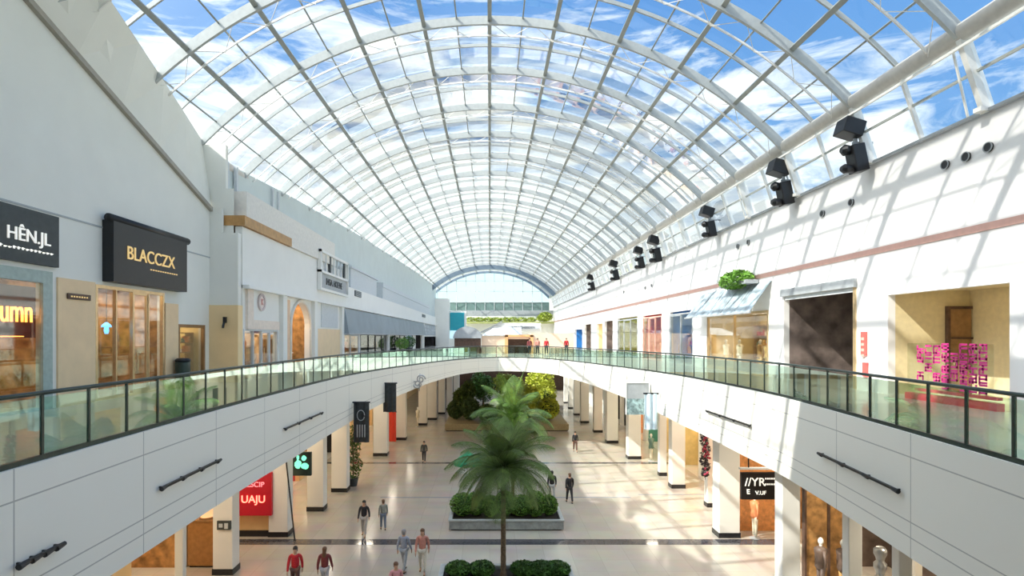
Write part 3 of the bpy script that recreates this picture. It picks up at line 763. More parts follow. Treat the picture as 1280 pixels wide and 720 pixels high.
# pendant lamps in the second shop
M_blue_glow = mat('blue_lamp_glass', (.1,.3,.7), .3, emis=(.15,.45,1), es=1.6)
for k, (y, x, z, lb) in enumerate(((17.35, -12.5, E+.25, 'larger blue glowing pendant lamp inside the second left shop'), (19.0, -13.0, E+.3, 'smaller blue glowing pendant lamp inside the second left shop'))):
    r = empty('pendant_lamp', (x, y, z), lb, 'lamp'); s_ = 1 if k == 0 else .65
    mb = MB(); mb.lathe([(.24*s_,0),(.22*s_,.1*s_),(.12*s_,.2*s_),(.03,.26*s_)], (x,y,z), 16); mb.build('shade', M_blue_glow, r, smooth=True)
    mb = MB(); mb.tube([(x,y,z+.24*s_), (x,y,E+1.6)], .012, 6); mb.build('cord', M_black, r)
    mb = MB(); mb.lathe([(.05,-.35*s_),(.12*s_,-.2*s_),(.10*s_,0)], (x,y,z), 12); mb.build('bulb', M_blue_glow, r, smooth=True)
# round logo
lg = empty('round_logo', (XB+.06, 25.95, E+1.2), 'round pink and grey logo on the white panel above the shop', 'sign')
mb = MB(); N=28
for k in range(N):
    a0, a1 = 2*PI*k/N, 2*PI*(k+1)/N
    p = lambda a, r, x: (x, 25.95+r*1.0*math.cos(a), E+1.56+r*math.sin(a))
    mb.hexa([p(a0,.30,XB), p(a0,.40,XB), p(a1,.40,XB), p(a1,.30,XB), p(a0,.30,XB+.08), p(a0,.40,XB+.08), p(a1,.40,XB+.08), p(a1,.30,XB+.08)])
mb.build('ring', mat('grey_pink_ring', (.62,.52,.50), .5), lg)
mb = MB(); mb.lathe([(.30,0),(.30,.04)], (XB,25.95,E+1.56), 24, ax='x'); mb.build('disc', mat('pale_pink', (.86,.72,.66), .5), lg)
text_part('K', .42, (XB+.05, 26.0, E+1.56), UX, UZ, mat('salmon_mark', (.80,.42,.36), .5), lg)
mb = MB(); 
br_ = empty('wall_bracket', (XB+.1, 23.5, E+.8), 'small dark bracket lamp on the yellow pilaster', 'lamp')
mb = MB(); mb.box(-11.15,-11.05,23.4,23.55,E+.55,E+.8); mb.tube([(-11.1,23.4,E+.55),(-11.1,23.3,E+.35)], .05, 8); mb.build('body', M_black, br_)
# billboard / balcony frame on the parapet
bb = empty('framed_billboard', (XB+.2, 37.5, E+2.4), 'white-framed balcony billboard with a dark lettered lower band', 'sign')
y0, y1 = 34.4, 41.2
mb = MB(); 
for (a,b,c,d) in ((y0,y0+.18,3.0,5.35),(y1-.18,y1,3.0,5.35),(y0,y1,5.2,5.35),(y0,y1,3.95,4.1),(y0,y1,2.85,3.0)): mb.box(XB+.02, XB+.25, a, b, E+c, E+d)
mb.build('frame', M_white, bb)
mb = MB(); mb.box(XB+.03, XB+.12, y0+.18, y1-.18, E+3.0, E+3.95); mb.build('dark_band', M_grey, bb)
text_part('INSIA ARTENE', .62, (XB+.13, 37.8, E+3.48), UX, UZ, M_char, bb)
for k in range(7):
    y = y0+.5+k*.9; mb = MB(); mb.box(XB+.05, XB+.15, y, y+(.28 if k in (2,6) else .1), E+4.1, E+5.2); mb.build('upright', M_char if k in (2, 6) else M_lgrey, bb)
# small dark vents on the band
for y, z, lb in ((45, 3.15, 'small dark vent panel on the white band right of the billboard'), (90, 3.0, 'small dark vent panel near the far end of the left white band')):
    v = empty('vent_grille', (XB+.05, y, E+z), lb, 'vent')
    mb = MB(); mb.box(XB, XB+.06, y-1.4*(y/60), y+1.4*(y/60), E+z, E+z+.45); mb.build('backing', M_char, v)
    mb = MB(); [mb.box(XB+.06, XB+.09, y-1.3*(y/60), y+1.3*(y/60), E+z+.05+.1*k, E+z+.09+.1*k) for k in range(4)]; mb.build('louvre', M_grey, v)
# grey canopy
cn_ = empty('grey_canopy', (XB, 60, E+.2), 'long slate grey canopy over the left gallery shops', 'canopy')
mb = MB(); mb.hexa([(XB,40,E+.2),(XB+.55,40,E+.2),(XB+.55,88,E+.2),(XB,88,E+.2),(XB,40,E+1.98),(XB+.25,40,E+1.98),(XB+.25,88,E+1.98),(XB,88,E+1.98)])
mb.build('hood', mat('slate_grey_metal', (.26,.30,.32), .5, var=.12, scale=.6), cn_)
mb = MB(); mb.box(XB, XB+.6, 39.95, 88.1, E+.12, E+.2); mb.build('drip_edge', M_grey, cn_)
# lattice sign at far left
ls = empty('lattice_sign', (XB+.1, 100, E+.2), 'grey lattice sign with pale blocks at the far left gallery', 'sign')
mb = MB(); mb.box(XB+.02, XB+.1, 90, 109, E+.1, E+2.0); mb.build('board', M_grey, ls)
mb = MB(); rnd = random.Random(4)
for k in range(14):
    for j in range(3):
        if rnd.random() < .6: mb.box(XB+.1, XB+.15, 90.6+k*1.3, 91.3+k*1.3, E+.3+j*.55, E+.65+j*.55)
mb.build('lettering', M_lgrey, ls)
# teal board and pale blue sign at the tower
ts = empty('teal_board', (-6.4, 110.4, E+1.1), 'tall teal board on the far left tower', 'sign')
mb = MB(); mb.box(-7.8,-5.0,110.3,110.5,E+1.1,E+4.6); mb.build('board', mat('teal_paint', (.02,.33,.40), .5), ts)
ts2 = empty('pale_blue_sign', (-6.2, 110.2, E-.4), 'pale blue lit sign below the teal board', 'sign')
mb = MB(); mb.box(-7.8,-4.9,110.1,110.4,E-.5,E+1.05); mb.build('board', mat('pale_blue_lit', (.6,.8,.88), .5, emis=(.6,.85,.95), es=.4), ts2)
text_part('K', 1.5, (-5.9,110.08,E+.3), (1,0,0), UZ, mat('turquoise', (.0,.45,.65), .5), ts2)
# ---- right gallery -----------------------------------------------------------
hd = empty('grey_shutter_box', (XC-.1, 23, E+2.0), 'grey roller shutter box above the dark opening on the right', 'shutter box')
mb = MB(); mb.box(XC-.14, XC-.005, 20.4, 25.6, E+1.78, E+2.12); mb.build('housing', M_grey, hd, bevel=.02)
mb = MB(); mb.box(XC+.0, XC+.06, 20.6, 25.4, E+1.62, E+1.78); mb.build('shutter_edge', M_lgrey, hd)
jb = empty('bronze_door_jamb', (XC, 20.8, UF), 'tall bronze door jamb on the near side of the dark opening', 'door frame')
mb = MB(); mb.box(XC-.04, XC+3.0, 20.45, 20.6, UF, E+2.0); mb.build('jamb', M_gold, jb)
mb = MB(); mb.box(XC+2.95, XC+3.4, 20.6, 22.0, UF, E+1.6); mb.build('side_panel', M_brown, jb)
dr = empty('inner_door', (XC+2.35, 18.75, UF), 'brown door inside the beige recess on the right', 'door')
mb = MB(); mb.box(XC+2.0, XC+2.7, 18.72, 18.84, UF, E+.9); mb.build('leaf', M_brown, dr); mb = MB(); mb.box(XC+1.92, XC+2.0, 18.7, 18.84, UF, E+1.0); mb.box(XC+2.0, XC+2.74, 18.7, 18.84, E+.9, E+1.0); mb.box(XC+2.0, XC+2.74, 18.68, 18.72, E-.1, E-.04); mb.build('frame', M_dbrown, dr)
mb = MB(); mb.tube([(XC+2.1,18.68,UF+1),(XC+2.1,18.66,UF+1.15)], .02, 6); mb.build('handle', M_gold, dr)
# magenta lettered screen
ms = empty('lettered_screen', (XC-.25, 16.6, UF), 'glass screen covered with magenta block characters before the beige recess', 'sign')
M_mag = mat('magenta_film', (.62,.03,.22), .5); M_crim = mat('crimson_paint', (.72,.05,.10), .4)
mb = MB(); mb.box(XC-.27, XC-.25, 14.6, 17.6, UF+.35, E-.22); mb.build('pane', G_shop, ms)
rnd = random.Random(11)
def glyph(mb, y, z, s, x):
    t = s*.2; q = x-.006
    for k in range(3):
        if rnd.random() < .8: zz = z + s*(.1+.35*k); mb.box(q, x, y, y+s*.85, zz, zz+t)
    for k in range(3):
        if rnd.random() < .7: yy = y + s*.36*k; a = z+s*rnd.choice([0,.1,.4]); mb.box(q, x, yy, yy+t, a, min(z+s*.95, a+s*rnd.choice([.5,.8])))
for c_ in range(8):
    mb = MB(); yy = 15.02 + c_*.31; n_ = 5 if c_ < 5 else 4
    for k in range(n_):
        if rnd.random() < .93: glyph(mb, yy-.25, E-.50-k*.27 - (.06 if c_ > 4 else 0), .29, XC-.27)
    mb.build('character_column', M_mag, ms)
mb = MB(); mb.box(XC-.35, XC-.15, 14.4, 17.6, UF, UF+.2); mb.box(XC-.35, XC-.2, 14.4, 17.2, UF+.28, UF+.36); mb.build('crimson_base', M_crim, ms)
rs = empty('red_vertical_sign', (XC-.03, 20, E-1.4), 'narrow red vertical banner sign beside the dark opening', 'sign')
mb = MB(); mb.box(XC-.06, XC, 19.85, 20.15, E-.7, E+.15); mb.box(XC-.06, XC, 19.8, 20.05, E-1.45, E-.95); mb.build('board', mat('vermilion', (.85,.12,.10), .5), rs)
mb = MB(); [mb.box(XC-.07, XC-.06, 19.95, 20.1, E-.05-.2*k, E-.15-.2*k) for k in range(4)]; mb.build('lettering', M_coral, rs)
# glass awning with a planter on top
aw = empty('glass_awning', (XC-.5, 30.5, E+1.2), 'blue-grey glass awning over the gold-lit shop', 'awning')
M_aw = mat('mottled_blue_glass', (.42,.50,.54), .15, var=.45, scale=2.2, spec=.8)
for k in range(5):
    a = 26.6 + 8.6*k/5; b = a + 8.6/5 - .06
    mb = MB(); mb.hexa([(XC-1.1,a,E+1.15),(XC-1.06,a,E+1.15),(XC-1.06,b,E+1.15),(XC-1.1,b,E+1.15),(XC-.02,a,E+2.6),(XC,a,E+2.66),(XC,b,E+2.66),(XC-.02,b,E+2.6)]); mb.build('glass_panel', M_aw, aw)
mb = MB(); mb.bar((XC-1.08,26.5,E+1.12), (XC-1.08,35.3,E+1.12), .08, .08); mb.build('front_rail', M_grey, aw)
bx_ = empty('hanging_planter', (XC-.4, 29.3, E+2.6), 'bright green bush in a trough on top of the glass awning', 'planter')
mb = MB(); mb.box(XC-.7, XC-.05, 27.8, 31.0, E+2.62, E+2.82); mb.build('trough', M_grey, bx_)
mb = MB(); mb.leaves((XC-.5,29.4,E+2.95), (.55,1.7,.48), 1500, .11, 3); mb.build('foliage', mat('lime_leaf', (.16,.34,.04), .5, var=.4, scale=3), bx_)
# white flowers/letter panel left of awning skip; round vents in the wall
vts = [(14.0+.05,4.75,'nearest'),(14.72,4.66,'second'),(15.45,4.6,'third')]
def dot(y, z, r, lb, g):
    v = empty('round_vent', (XC-.03, y, z-r), lb, 'vent', g)
    mb = MB(); mb.lathe([(r,-.06),(r,0)], (XC,y,z), 18, ax='x'); mb.build('opening', M_black, v)
    mb = MB(); N=18
    mb.tube([(XC-.06, y+r*math.cos(2*PI*k/N), z+r*math.sin(2*PI*k/N)) for k in range(N+1)], r*.12, 6); mb.build('ring', M_grey, v)
for px, py, lb in ((1237,184,'black round vent high on the right wall, nearest of the three'),(1209,196,'black round vent high on the right wall, middle of the three'),(1183,206,'black round vent high on the right wall, farthest of the three'),
    (1065,253,'black round vent on the right wall, nearer of the second pair'),(1029,267,'black round vent on the right wall, farther of the second pair'),(936,303,'black round vent on the right wall, nearer of the third pair'),(923,308,'black round vent on the right wall, farther of the third pair'),
    (815,357,'black round vent on the right wall, nearer of the fourth pair'),(807,360,'black round vent on the right wall, farther of the fourth pair'),(780,365,'black round vent farthest along the right wall')):
    y = (XC)*F/(px-612); z = E - (py-420)*y/F
    dot(y, z, .13, lb, 'round vents along the right wall')
# loudspeaker clusters on the clerestory posts
def speaker(y, s, lb):
    x, z = 12.7, E+6.25
    r = empty('loudspeaker_cluster', (x, y, z-.5), lb, 'loudspeaker', 'black loudspeaker clusters below the edge beam')
    def bx(dx, dy, dz, w_, d_, h_, tilt=0):
        mb = MB(); c = Vector((x+dx*s, y+dy*s, z+dz*s)); mm = Matrix.Rotation(tilt, 3, 'Y')
        P = [c + mm @ Vector((a*w_*s/2, b*d_*s/2, e*h_*s/2)) for e in (-1,1) for (a,b) in ((-1,-1),(1,-1),(1,1),(-1,1))]
        mb.hexa(P); return mb
    bx(-.1, 0, 1.0, .7, .65, .55, .3).build('upper_cabinet', M_black, r, bevel=.03)
    bx(.15, 0, -.05, .45, .5, .95, -.2).build('lower_cabinet', M_black, r, bevel=.03)
    mb = MB(); mb.lathe([(.10*s,-.3*s),(.2*s,-.18*s),(.16*s,0)], (x-.1*s,y,z+.25*s), 14, ax='x'); mb.build('horn', M_black, r)
    mb = MB(); mb.lathe([(.09*s,-.3*s),(.17*s,-.18*s),(.14*s,.1)], (x-.1*s,y,z-.4*s), 14, ax='x'); mb.build('horn', M_black, r)
    mb = MB(); mb.bar((x+.1*s,y,z+1.0*s),(x+.1*s,y,z-.5*s), .1, .1); mb.bar((x,y,z+.5*s),(x+.7,y,z+.5*s), .08, .08); mb.build('bracket', M_grey, r)
for y, s, lb in ((19.6, 1.0, 'largest black loudspeaker cluster, nearest on the right clerestory'),(24.4, 1.05, 'second black loudspeaker cluster from the viewer on the right clerestory'),(32.5,.95,'third black loudspeaker cluster on the right clerestory'),
     (43.0,1.1,'fourth black loudspeaker cluster on the right clerestory'),(47.5,1.0,'fifth black loudspeaker cluster on the right clerestory'),(57,1.1,'sixth black loudspeaker cluster on the right clerestory'),(70,1.1,'farthest black loudspeaker cluster on the right clerestory')): speaker(y, s, lb)

# ---- goods and mannequins in the shops ------------------------------------------
rnd = random.Random(21)
goods_cols = [(.55,.10,.05),(.75,.50,.20),(.12,.08,.06),(.85,.78,.6),(.5,.3,.1),(.15,.25,.2),(.7,.25,.1)]
gm = [mat('goods_colour_%d' % i, c, .5, var=.2) for i, c in enumerate(goods_cols)]
def shelf_unit(x, y, z, side, L, H, label, group, rows=4, mk=None):
    """stands against the back wall at x, faces -side"""
    r = empty('display_shelf', (x, y+L/2, z), label, 'shelf')
    d = -side*.35
    mb = MB(); mb.box(x, x+d, y, y+.04, z, z+H); mb.box(x, x+d, y+L-.04, y+L, z, z+H); mb.build('side_panels', mk or M_brown, r)
    for k in range(rows+1):
        zz = z + .08 + (H-.12)*k/rows
        mb = MB(); mb.box(x, x+d, y+.04, y+L-.04, zz, zz+.03); mb.build('shelf_board', mk or M_brown, r)
        if k == rows: continue
        yy = y+.12
        while yy < y+L-.3:
            w_ = rnd.uniform(.14,.28); h_ = rnd.uniform(.12,(H-.12)/rows*.8)
            t = rnd.random(); g = MB()
            if t < .5: g.box(x+d*.15, x+d*.85, yy, yy+w_*.8, zz+.031, zz+.031+h_)
            else: g.lathe([(w_*.35,0),(w_*.4,h_*.3),(w_*.3,h_*.75),(w_*.12,h_*.85),(w_*.12,h_)], (x+d*.5, yy+w_*.4, zz+.031), 10)
            lb = ['packet','vase','box'][0]
            g.build('merchandise_box' if t < .5 else 'merchandise_jar', rnd.choice(gm), None, (group[0] if t < .5 else group[1]), 'merchandise', group[2] + (' boxes' if t < .5 else ' jars'), bevel=.008)
            yy += w_ + .06
shelf_unit(XA-3.35, 9.2, UF, -1, 2.4, 2.3, 'near timber shelf at the back of the green-framed shop', ('boxed goods on the shelves of the green-framed shop','jar goods on the shelves of the green-framed shop','green-framed shop goods'))
shelf_unit(XA-3.35, 12.2, UF, -1, 2.4, 2.3, 'far timber shelf at the back of the green-framed shop', ('boxed goods on the shelves of the green-framed shop','jar goods on the shelves of the green-framed shop','green-framed shop goods'))
shelf_unit(XA-2.6, 16.9, UF, -1, 3.0, 1.9, 'timber shelf inside the shop below the black sign', ('boxed goods inside the shop below the black sign','jar goods inside the shop below the black sign','black-signed shop goods'), rows=4)
shelf_unit(XA-.75, 21.3, UF, -1, 1.8, 2.1, 'shelf of pale boards in the low timber-framed window', ('boxed goods in the low timber-framed window','jar goods in the low timber-framed window','timber window goods'), rows=5)
shelf_unit(XB-1.2, 24.3, UF, -1, 1.8, 1.9, 'dark shelf in the shop below the round pink logo', ('boxed goods below the round pink logo','jar goods below the round pink logo','logo shop goods'), rows=4, mk=M_dbrown)
shelf_unit(XB-1.2, 41.5, UF, -1, 3.0, 1.9, 'shelf in the orange-lit shop by the grey canopy', ('boxed goods in the orange-lit canopy shop','jar goods in the orange-lit canopy shop','canopy shop goods'), rows=3)
shelf_unit(XC+2.95, 27.4, UF, 1, 6.6, 2.6, 'long gold shelf at the back of the shop under the glass awning', ('boxed goods in the gold-lit shop','jar goods in the gold-lit shop','gold-lit shop goods'), rows=4, mk=M_gold)
def mannequin(x, y, z, m1, m2, label, h=1.75, group=None):
    r = empty('mannequin', (x, y, z), label, 'mannequin', group); s = h/1.75
    mb = MB(); mb.lathe([(.2*s,0),(.2*s,.02),(.03,.04)], (x,y,z), 16); mb.tube([(x,y,z+.02),(x,y,z+.3)], .02, 6); mb.build('stand', M_grey, r)
    mb = MB()
    for q in (-1, 1): mb.tube([(x,y+q*.1*s,z+.08*s),(x,y+q*.1*s,z+.48*s),(x,y+q*.09*s,z+.88*s)], [.045*s,.06*s,.085*s], 8)
    mb.build('trousers', m2, r, smooth=True)
    mb = MB(); mb.lathe([(.13*s,.8*s),(.17*s,.88*s),(.13*s,1.08*s),(.18*s,1.3*s),(.19*s,1.42*s),(.07*s,1.5*s)], (x,y,z), 14)
    for q in (-1, 1): mb.tube([(x,y+q*.18*s,z+1.4*s),(x,y+q*.25*s,z+1.12*s),(x-.02,y+q*.24*s,z+.82*s)], [.055*s,.045*s,.03*s], 8)
    mb.build('top', m1, r, smooth=True)
    mb = MB(); mb.tube([(x,y,z+1.48*s),(x,y,z+1.58*s)], .045*s, 8); mb.blob((x,y,z+1.65*s), (.08*s,.08*s,.115*s), amp=0); mb.build('head', M_white, r, smooth=True)
    return r
for (x,y,a,b,lb) in ((XC+.7,28.4,1,1,'gold-clad mannequin in the right half of the awning shop window'),(XC+.9,29.6,4,1,'brown-clad mannequin second in the awning shop window'),(XC+.7,31.6,3,3,'cream-clad mannequin third in the awning shop window'),(XC+.7,33.4,3,1,'pale mannequin in the left half of the awning shop window'),
    (XC+.8,44.6,0,0,'red-clad mannequin at the near side of the red shop'),(XC+.9,46.4,6,0,'orange-clad mannequin in the middle of the red shop'),(XC+.9,52.5,3,5,'mannequin in the olive yellow shop'),
    (XA-.9,11.6,0,2,'dark red mannequin in the window of the green-framed shop'),(XB-.7,26.8,2,2,'black-clad mannequin below the round pink logo'),(XB-.8,44.4,6,1,'orange mannequin in the canopy shop')):
    mannequin(x, y, UF, gm[a], gm[b], lb)
# counter and display in arch shop
ct = empty('shop_counter', (XB-1.2, 29.5, UF), 'pale blue and white counter inside the arched opening', 'counter')
mb = MB(); mb.box(XB-1.5, XB-.9, 30.3, 32.6, UF+.06, UF+.95); mb.build('body', mat('pale_blue_front', (.55,.70,.78), .5), ct); mb = MB(); mb.box(XB-1.55, XB-.85, 30.25, 32.65, UF+.95, UF+1.0); mb.build('top', M_white, ct)
mb = MB(); mb.box(XB-1.5,XB-.9,30.3,32.6,UF,UF+.06); mb.build('plinth', M_grey, ct)
# greenery in the far canopy shop, foliage plants
def potted(x, y, z, r, h, label, group=None, m=None, pot=M_char, n_=700, sz=.1, seed=1):
    q = empty('potted_plant', (x, y, z), label, 'plant', group)
    mb = MB(); mb.lathe([(r*.35,0),(r*.5,h*.25),(r*.52,h*.27),(r*.44,h*.27)], (x,y,z), 16); mb.build('pot', pot, q, smooth=True)
    mb = MB()
    for k in range(5): mb.tube([(x,y,z+h*.25),(x+rnd.uniform(-.3,.3)*r,y+rnd.uniform(-.3,.3)*r,z+h*.7)], .015, 5)
    mb.build('stems', M_trunk, q)
    mb = MB(); mb.leaves((x,y,z+h*.66), (r,r,h*.38), n_, sz, seed); mb.build('foliage', m or M_leafd, q)
    return q
potted(XB+.9, 62, UF, .8, 1.7, 'leafy plant outside the canopy shop, nearer of two', 'plants outside the canopy shop', MATS['lime_leaf'], seed=5)
potted(XB+.9, 67, UF, .9, 1.9, 'leafy plant outside the canopy shop, farther of two', 'plants outside the canopy shop', M_leafd, seed=6)

# ---- kiosk row on the far bridge ------------------------------------------------
pk = empty('peach_shop_block', (4, 63.5, UF), 'low peach-coloured shop block behind the far curved railing', 'shop')
mb = MB(); pc = mat('peach_wall', (.86,.66,.48), .6, var=.05)
mb.box(-.9,2.0,62.5,65.5,UF,E+.02); mb.box(4.6,9.4,62.5,65.5,UF,E+.3); mb.box(2.0,4.6,65,65.5,UF,E+.1); mb.box(2,4.6,62.5,65.5,E-.35,E+.1); mb.build('wall', pc, pk)
mb = MB(); mb.box(1.7,2.05,62.2,62.5,UF,E+.1); mb.box(4.5,4.85,62.2,62.5,UF,E+.1); mb.box(1.7,4.85,62.2,62.5,E-.1,E+.15); mb.build('portal', mat('orange_portal', (.78,.42,.18), .5), pk)
mb = MB(); mb.box(2.1,4.5,64,64.2,UF,E-.35); mb.build('inner_screen', M_dbrown, pk)
mb = MB(); mb.hexa([(-1.0,62.3,E+.05),(3.6,62.3,E+.1),(3.6,66,E+.1),(-1.0,66,E+.05),(.4,64,E+.9),(3.6,64,E+1.0),(3.6,64.4,E+1.0),(.4,64.4,E+.9)]); mb.build('roof', M_lgrey, pk)
sr = empty('stone_roof_kiosk', (-2.3, 66, UF), 'dark kiosk with a rounded grey roof at the far left railing', 'kiosk')
mb = MB(); mb.box(-3.9,-1.0,62,65,UF,E-.25); mb.build('body', M_dbrown, sr)
mb = MB(); N=12
for k in range(N):
    a0, a1 = PI*k/N, PI*(k+1)/N
    mb.hexa([(-2.45-1.6*math.cos(a0),61.8,E-.25),(-2.45-1.6*math.cos(a1),61.8,E-.25),(-2.45-1.6*math.cos(a1),65.2,E-.25),(-2.45-1.6*math.cos(a0),65.2,E-.25),
             (-2.45-1.6*math.cos(a0),61.8,E-.25+1.3*math.sin(a0)),(-2.45-1.6*math.cos(a1),61.8,E-.25+1.3*math.sin(a1)),(-2.45-1.6*math.cos(a1),65.2,E-.25+1.3*math.sin(a1)),(-2.45-1.6*math.cos(a0),65.2,E-.25+1.3*math.sin(a0))])
mb.build('roof', M_grey, sr)
es = empty('sloping_roof', (3, 100, E+.8), 'pale sloping roof rising behind the peach shop block', 'roof')
mb = MB(); mb.hexa([(-1.5,98,E+.6),(9,98,E+.9),(9,104,E+.9),(-1.5,104,E+.6),(1.5,98,E+2.3),(9,98,E+2.3),(9,104,E+2.3),(1.5,104,E+2.3)]); mb.build('slab', M_white, es)
mb = MB(); mb.bar((-1.6,97.9,E+.6),(2.2,97.9,E+2.5),.2,.2); mb.build('edge', M_grey, es)
bd = empty('banner_strip', (6,97.8,E+1.2), 'grey lettered strip on the pale sloping roof', 'sign')
mb = MB(); mb.box(3.2,8.5,97.7,97.85,E+1.2,E+1.75); mb.build('board', M_lgrey, bd); text_part('NERACHEEIDEN', .55, (5.9,97.68,E+1.47), (1,0,0), UZ, M_char, bd)
# hedge on the far ledge and a few leafy bushes
mb = MB()
for k in range(8): mb.leaves((-4+k*1.8,116.6,E+3.4), (1.2,.8,.5), 260, .2, 40+k)
mb.build('ledge_hedge', M_leafy, None, 'low yellow-green hedge on the far wall ledge', 'hedge')
mb = MB(); mb.leaves((11.6,116,E+4.0), (1.5,1,1.0), 900, .2, 60); mb.leaves((11.0,116,E+3.7), (1.3,1,.7), 500, .2, 61); mb.build('ledge_bush', M_leafy, None, 'bigger yellow-green bush at the right end of the far ledge', 'bush')

# ---- lower level: signs, banners, screens ---------------------------------------
rsn = empty('red_sign', (-11.3, 26.6, 1.08), 'large red illuminated sign with two lines of glowing letters', 'sign')
mb = MB(); mb.box(-12.1,-10.35,26.55,26.9,1.08,3.12); mb.build('board', mat('crimson_board', (.40,.008,.02), .4, emis=(.6,.01,.03), es=.10), rsn)
mb = MB(); mb.box(-12.5,-12.1,26.6,26.9,1.08,3.12); mb.build('side_panel', M_dbrown, rsn)  # dark brown stands in for shade on the sign's left side
text_part('ALSCIP', .34, (-11.2,26.53,2.55), (1,0,0), UZ, mat('pink_letters', (.85,.35,.38), .5, emis=(1,.3,.35), es=.5), rsn)
text_part('UAJU', .50, (-11.2,26.53,1.85), (1,0,0), UZ, M_redneon, rsn)
gs = empty('hanging_screen', (-9.9, 28.6, 2.7), 'dark hanging screen with a glowing green-white symbol', 'screen')
mb = MB(); mb.box(-10.05,-9.0,28.2,28.4,2.55,3.75); mb.build('casing', M_blackg, gs, bevel=.03)
Mg_ = mat('green_glow', (.3,.9,.7), .5, emis=(.2,1,.6), es=.7)
mb = MB(); mb.blob((-9.35,28.19,3.45), (.13,.02,.13), 1); mb.blob((-9.65,28.19,3.15), (.16,.02,.2), 2, .5); mb.blob((-9.3,28.19,3.05), (.18,.02,.14), 3, .5); mb.blob((-9.65,28.19,3.48), (.07,.02,.12), 4); mb.build('symbol', Mg_, gs)
mb = MB(); mb.tube([(-9.5,28.3,3.75),(-9.5,28.3,5.4)], .03, 6); mb.build('hanger', M_black, gs)
bs = empty('black_direction_sign', (12.2, 24.9, 2.3), 'black hanging sign with white symbols on the right lower level', 'sign')
mb = MB(); mb.box(11.15,12.95,24.8,24.95,2.35,3.55); mb.build('board', M_black, bs, bevel=.02)
mb = MB(); mb.box(11.1,13.0,24.78,24.97,3.68,3.76); mb.build('top_bar', M_lgrey, bs)
text_part('//YR', .52, (11.75,24.78,3.12), (1,0,0), UZ, M_letw, bs); text_part('E', .3, (11.45,24.78,2.7), (1,0,0), UZ, M_letw, bs); text_part('V.UF', .24, (12.0,24.78,2.65), (1,0,0), UZ, M_letw, bs)
mb = MB()
for z in (3.25,3.0): 
    x = 12.2
    while x < 12.85: mb.box(x,x+.06,24.785,24.8,z,z+.07); x += .09
mb.build('small_print', M_letw, bs)
mb = MB(); mb.tube([(11.5,24.87,3.7),(11.5,24.87,5.4)], .03, 6); mb.build('hanger', M_black, bs); mb = MB(); mb.tube([(12.6,24.87,3.7),(12.6,24.87,5.4)], .03, 6); mb.build('hanger', M_black, bs)
def banner(name, px0, px1, py0, py1, d, m, label, cat='banner', th=.06, marks=None):
    a = W(px0, py1, d); b = W(px1, py0, d)
    r = empty(name, ((a.x+b.x)/2, d, a.z), label, cat)
    mb = MB(); N = 8
    for k in range(N):
        x0_, x1_ = a.x+(b.x-a.x)*k/N, a.x+(b.x-a.x)*(k+1)/N
        y0_, y1_ = d+.05*math.sin(k*1.7), d+.05*math.sin((k+1)*1.7)
        mb.hexa([(x0_,y0_,a.z),(x1_,y1_,a.z),(x1_,y1_+th,a.z),(x0_,y0_+th,a.z),(x0_,y0_,b.z),(x1_,y1_,b.z),(x1_,y1_+th,b.z),(x0_,y0_+th,b.z)])
    mb.build('cloth', m, r)
    mb = MB(); mb.tube([(a.x-.06,d+.03,b.z),(b.x+.06,d+.03,b.z)], .04, 8); mb.build('rod', M_black, r)
    return r, a, b
r, a, b = banner('hanging_banner', 442, 461, 503, 553, 27.0, mat('black_cloth', (.03,.035,.035), .7, var=.3), 'black hanging banner with a faint pale crest, nearer of the two on the left')
mb = MB(); c = (a+b)/2; mb.tube([(c.x+.18*math.cos(t*.5),26.92,c.z+.35+.25*math.sin(t*.5)) for t in range(13)], .02, 5); [mb.box(c.x-.2+.12*k,c.x-.15+.12*k,26.92,26.95,c.z-.7,c.z-.1) for k in range(4)]; mb.build('crest', M_grey, r)
banner('hanging_banner', 479, 495, 479, 515, 31.5, MATS['black_cloth'], 'black hanging banner above the red banner, farther of the two on the left')
banner('red_banner', 486, 495, 515, 552, 50, mat('red_cloth', (.75,.06,.03), .6), 'plain red banner hanging below the farther black banner')
banner('light_blue_banner', 806, 822, 492, 537, 27.6, mat('light_blue_cloth', (.62,.76,.84), .6), 'light blue banner hanging beside the grey framed panel')
# framed panel on right fascia
p0 = pt_at(RIGHT, 35.5)
fp = empty('framed_picture', (p0.x+.1, 33, E-4.6), 'grey framed picture panel hanging at the right fascia', 'panel')
a = W(782, 518, 29.6); b = W(811, 478, 29.6)
mb = MB(); mb.box(a.x,b.x,29.5,29.6,b.z-.62*(b.z-a.z)+.2,b.z); mb.build('upper_board', M_grey, fp)
mb = MB(); mb.box(a.x,b.x,29.5,29.6,a.z,a.z+.5*(b.z-a.z)); mb.build('lower_board', mat('mottled_teal', (.30,.42,.42), .4, var=.6, scale=6), fp)
mb = MB()
for q in (a.x, b.x): mb.bar((q,29.5,a.z),(q,29.5,b.z),.06,.06)
mb.bar((a.x,29.5,b.z),(b.x,29.5,b.z),.06,.06); mb.build('frame', M_white, fp)
mb = MB(); mb.box(a.x+.2,b.x-.2,29.6,30.0,b.z-.2,b.z-.1); mb.build('bracket', M_grey, fp)
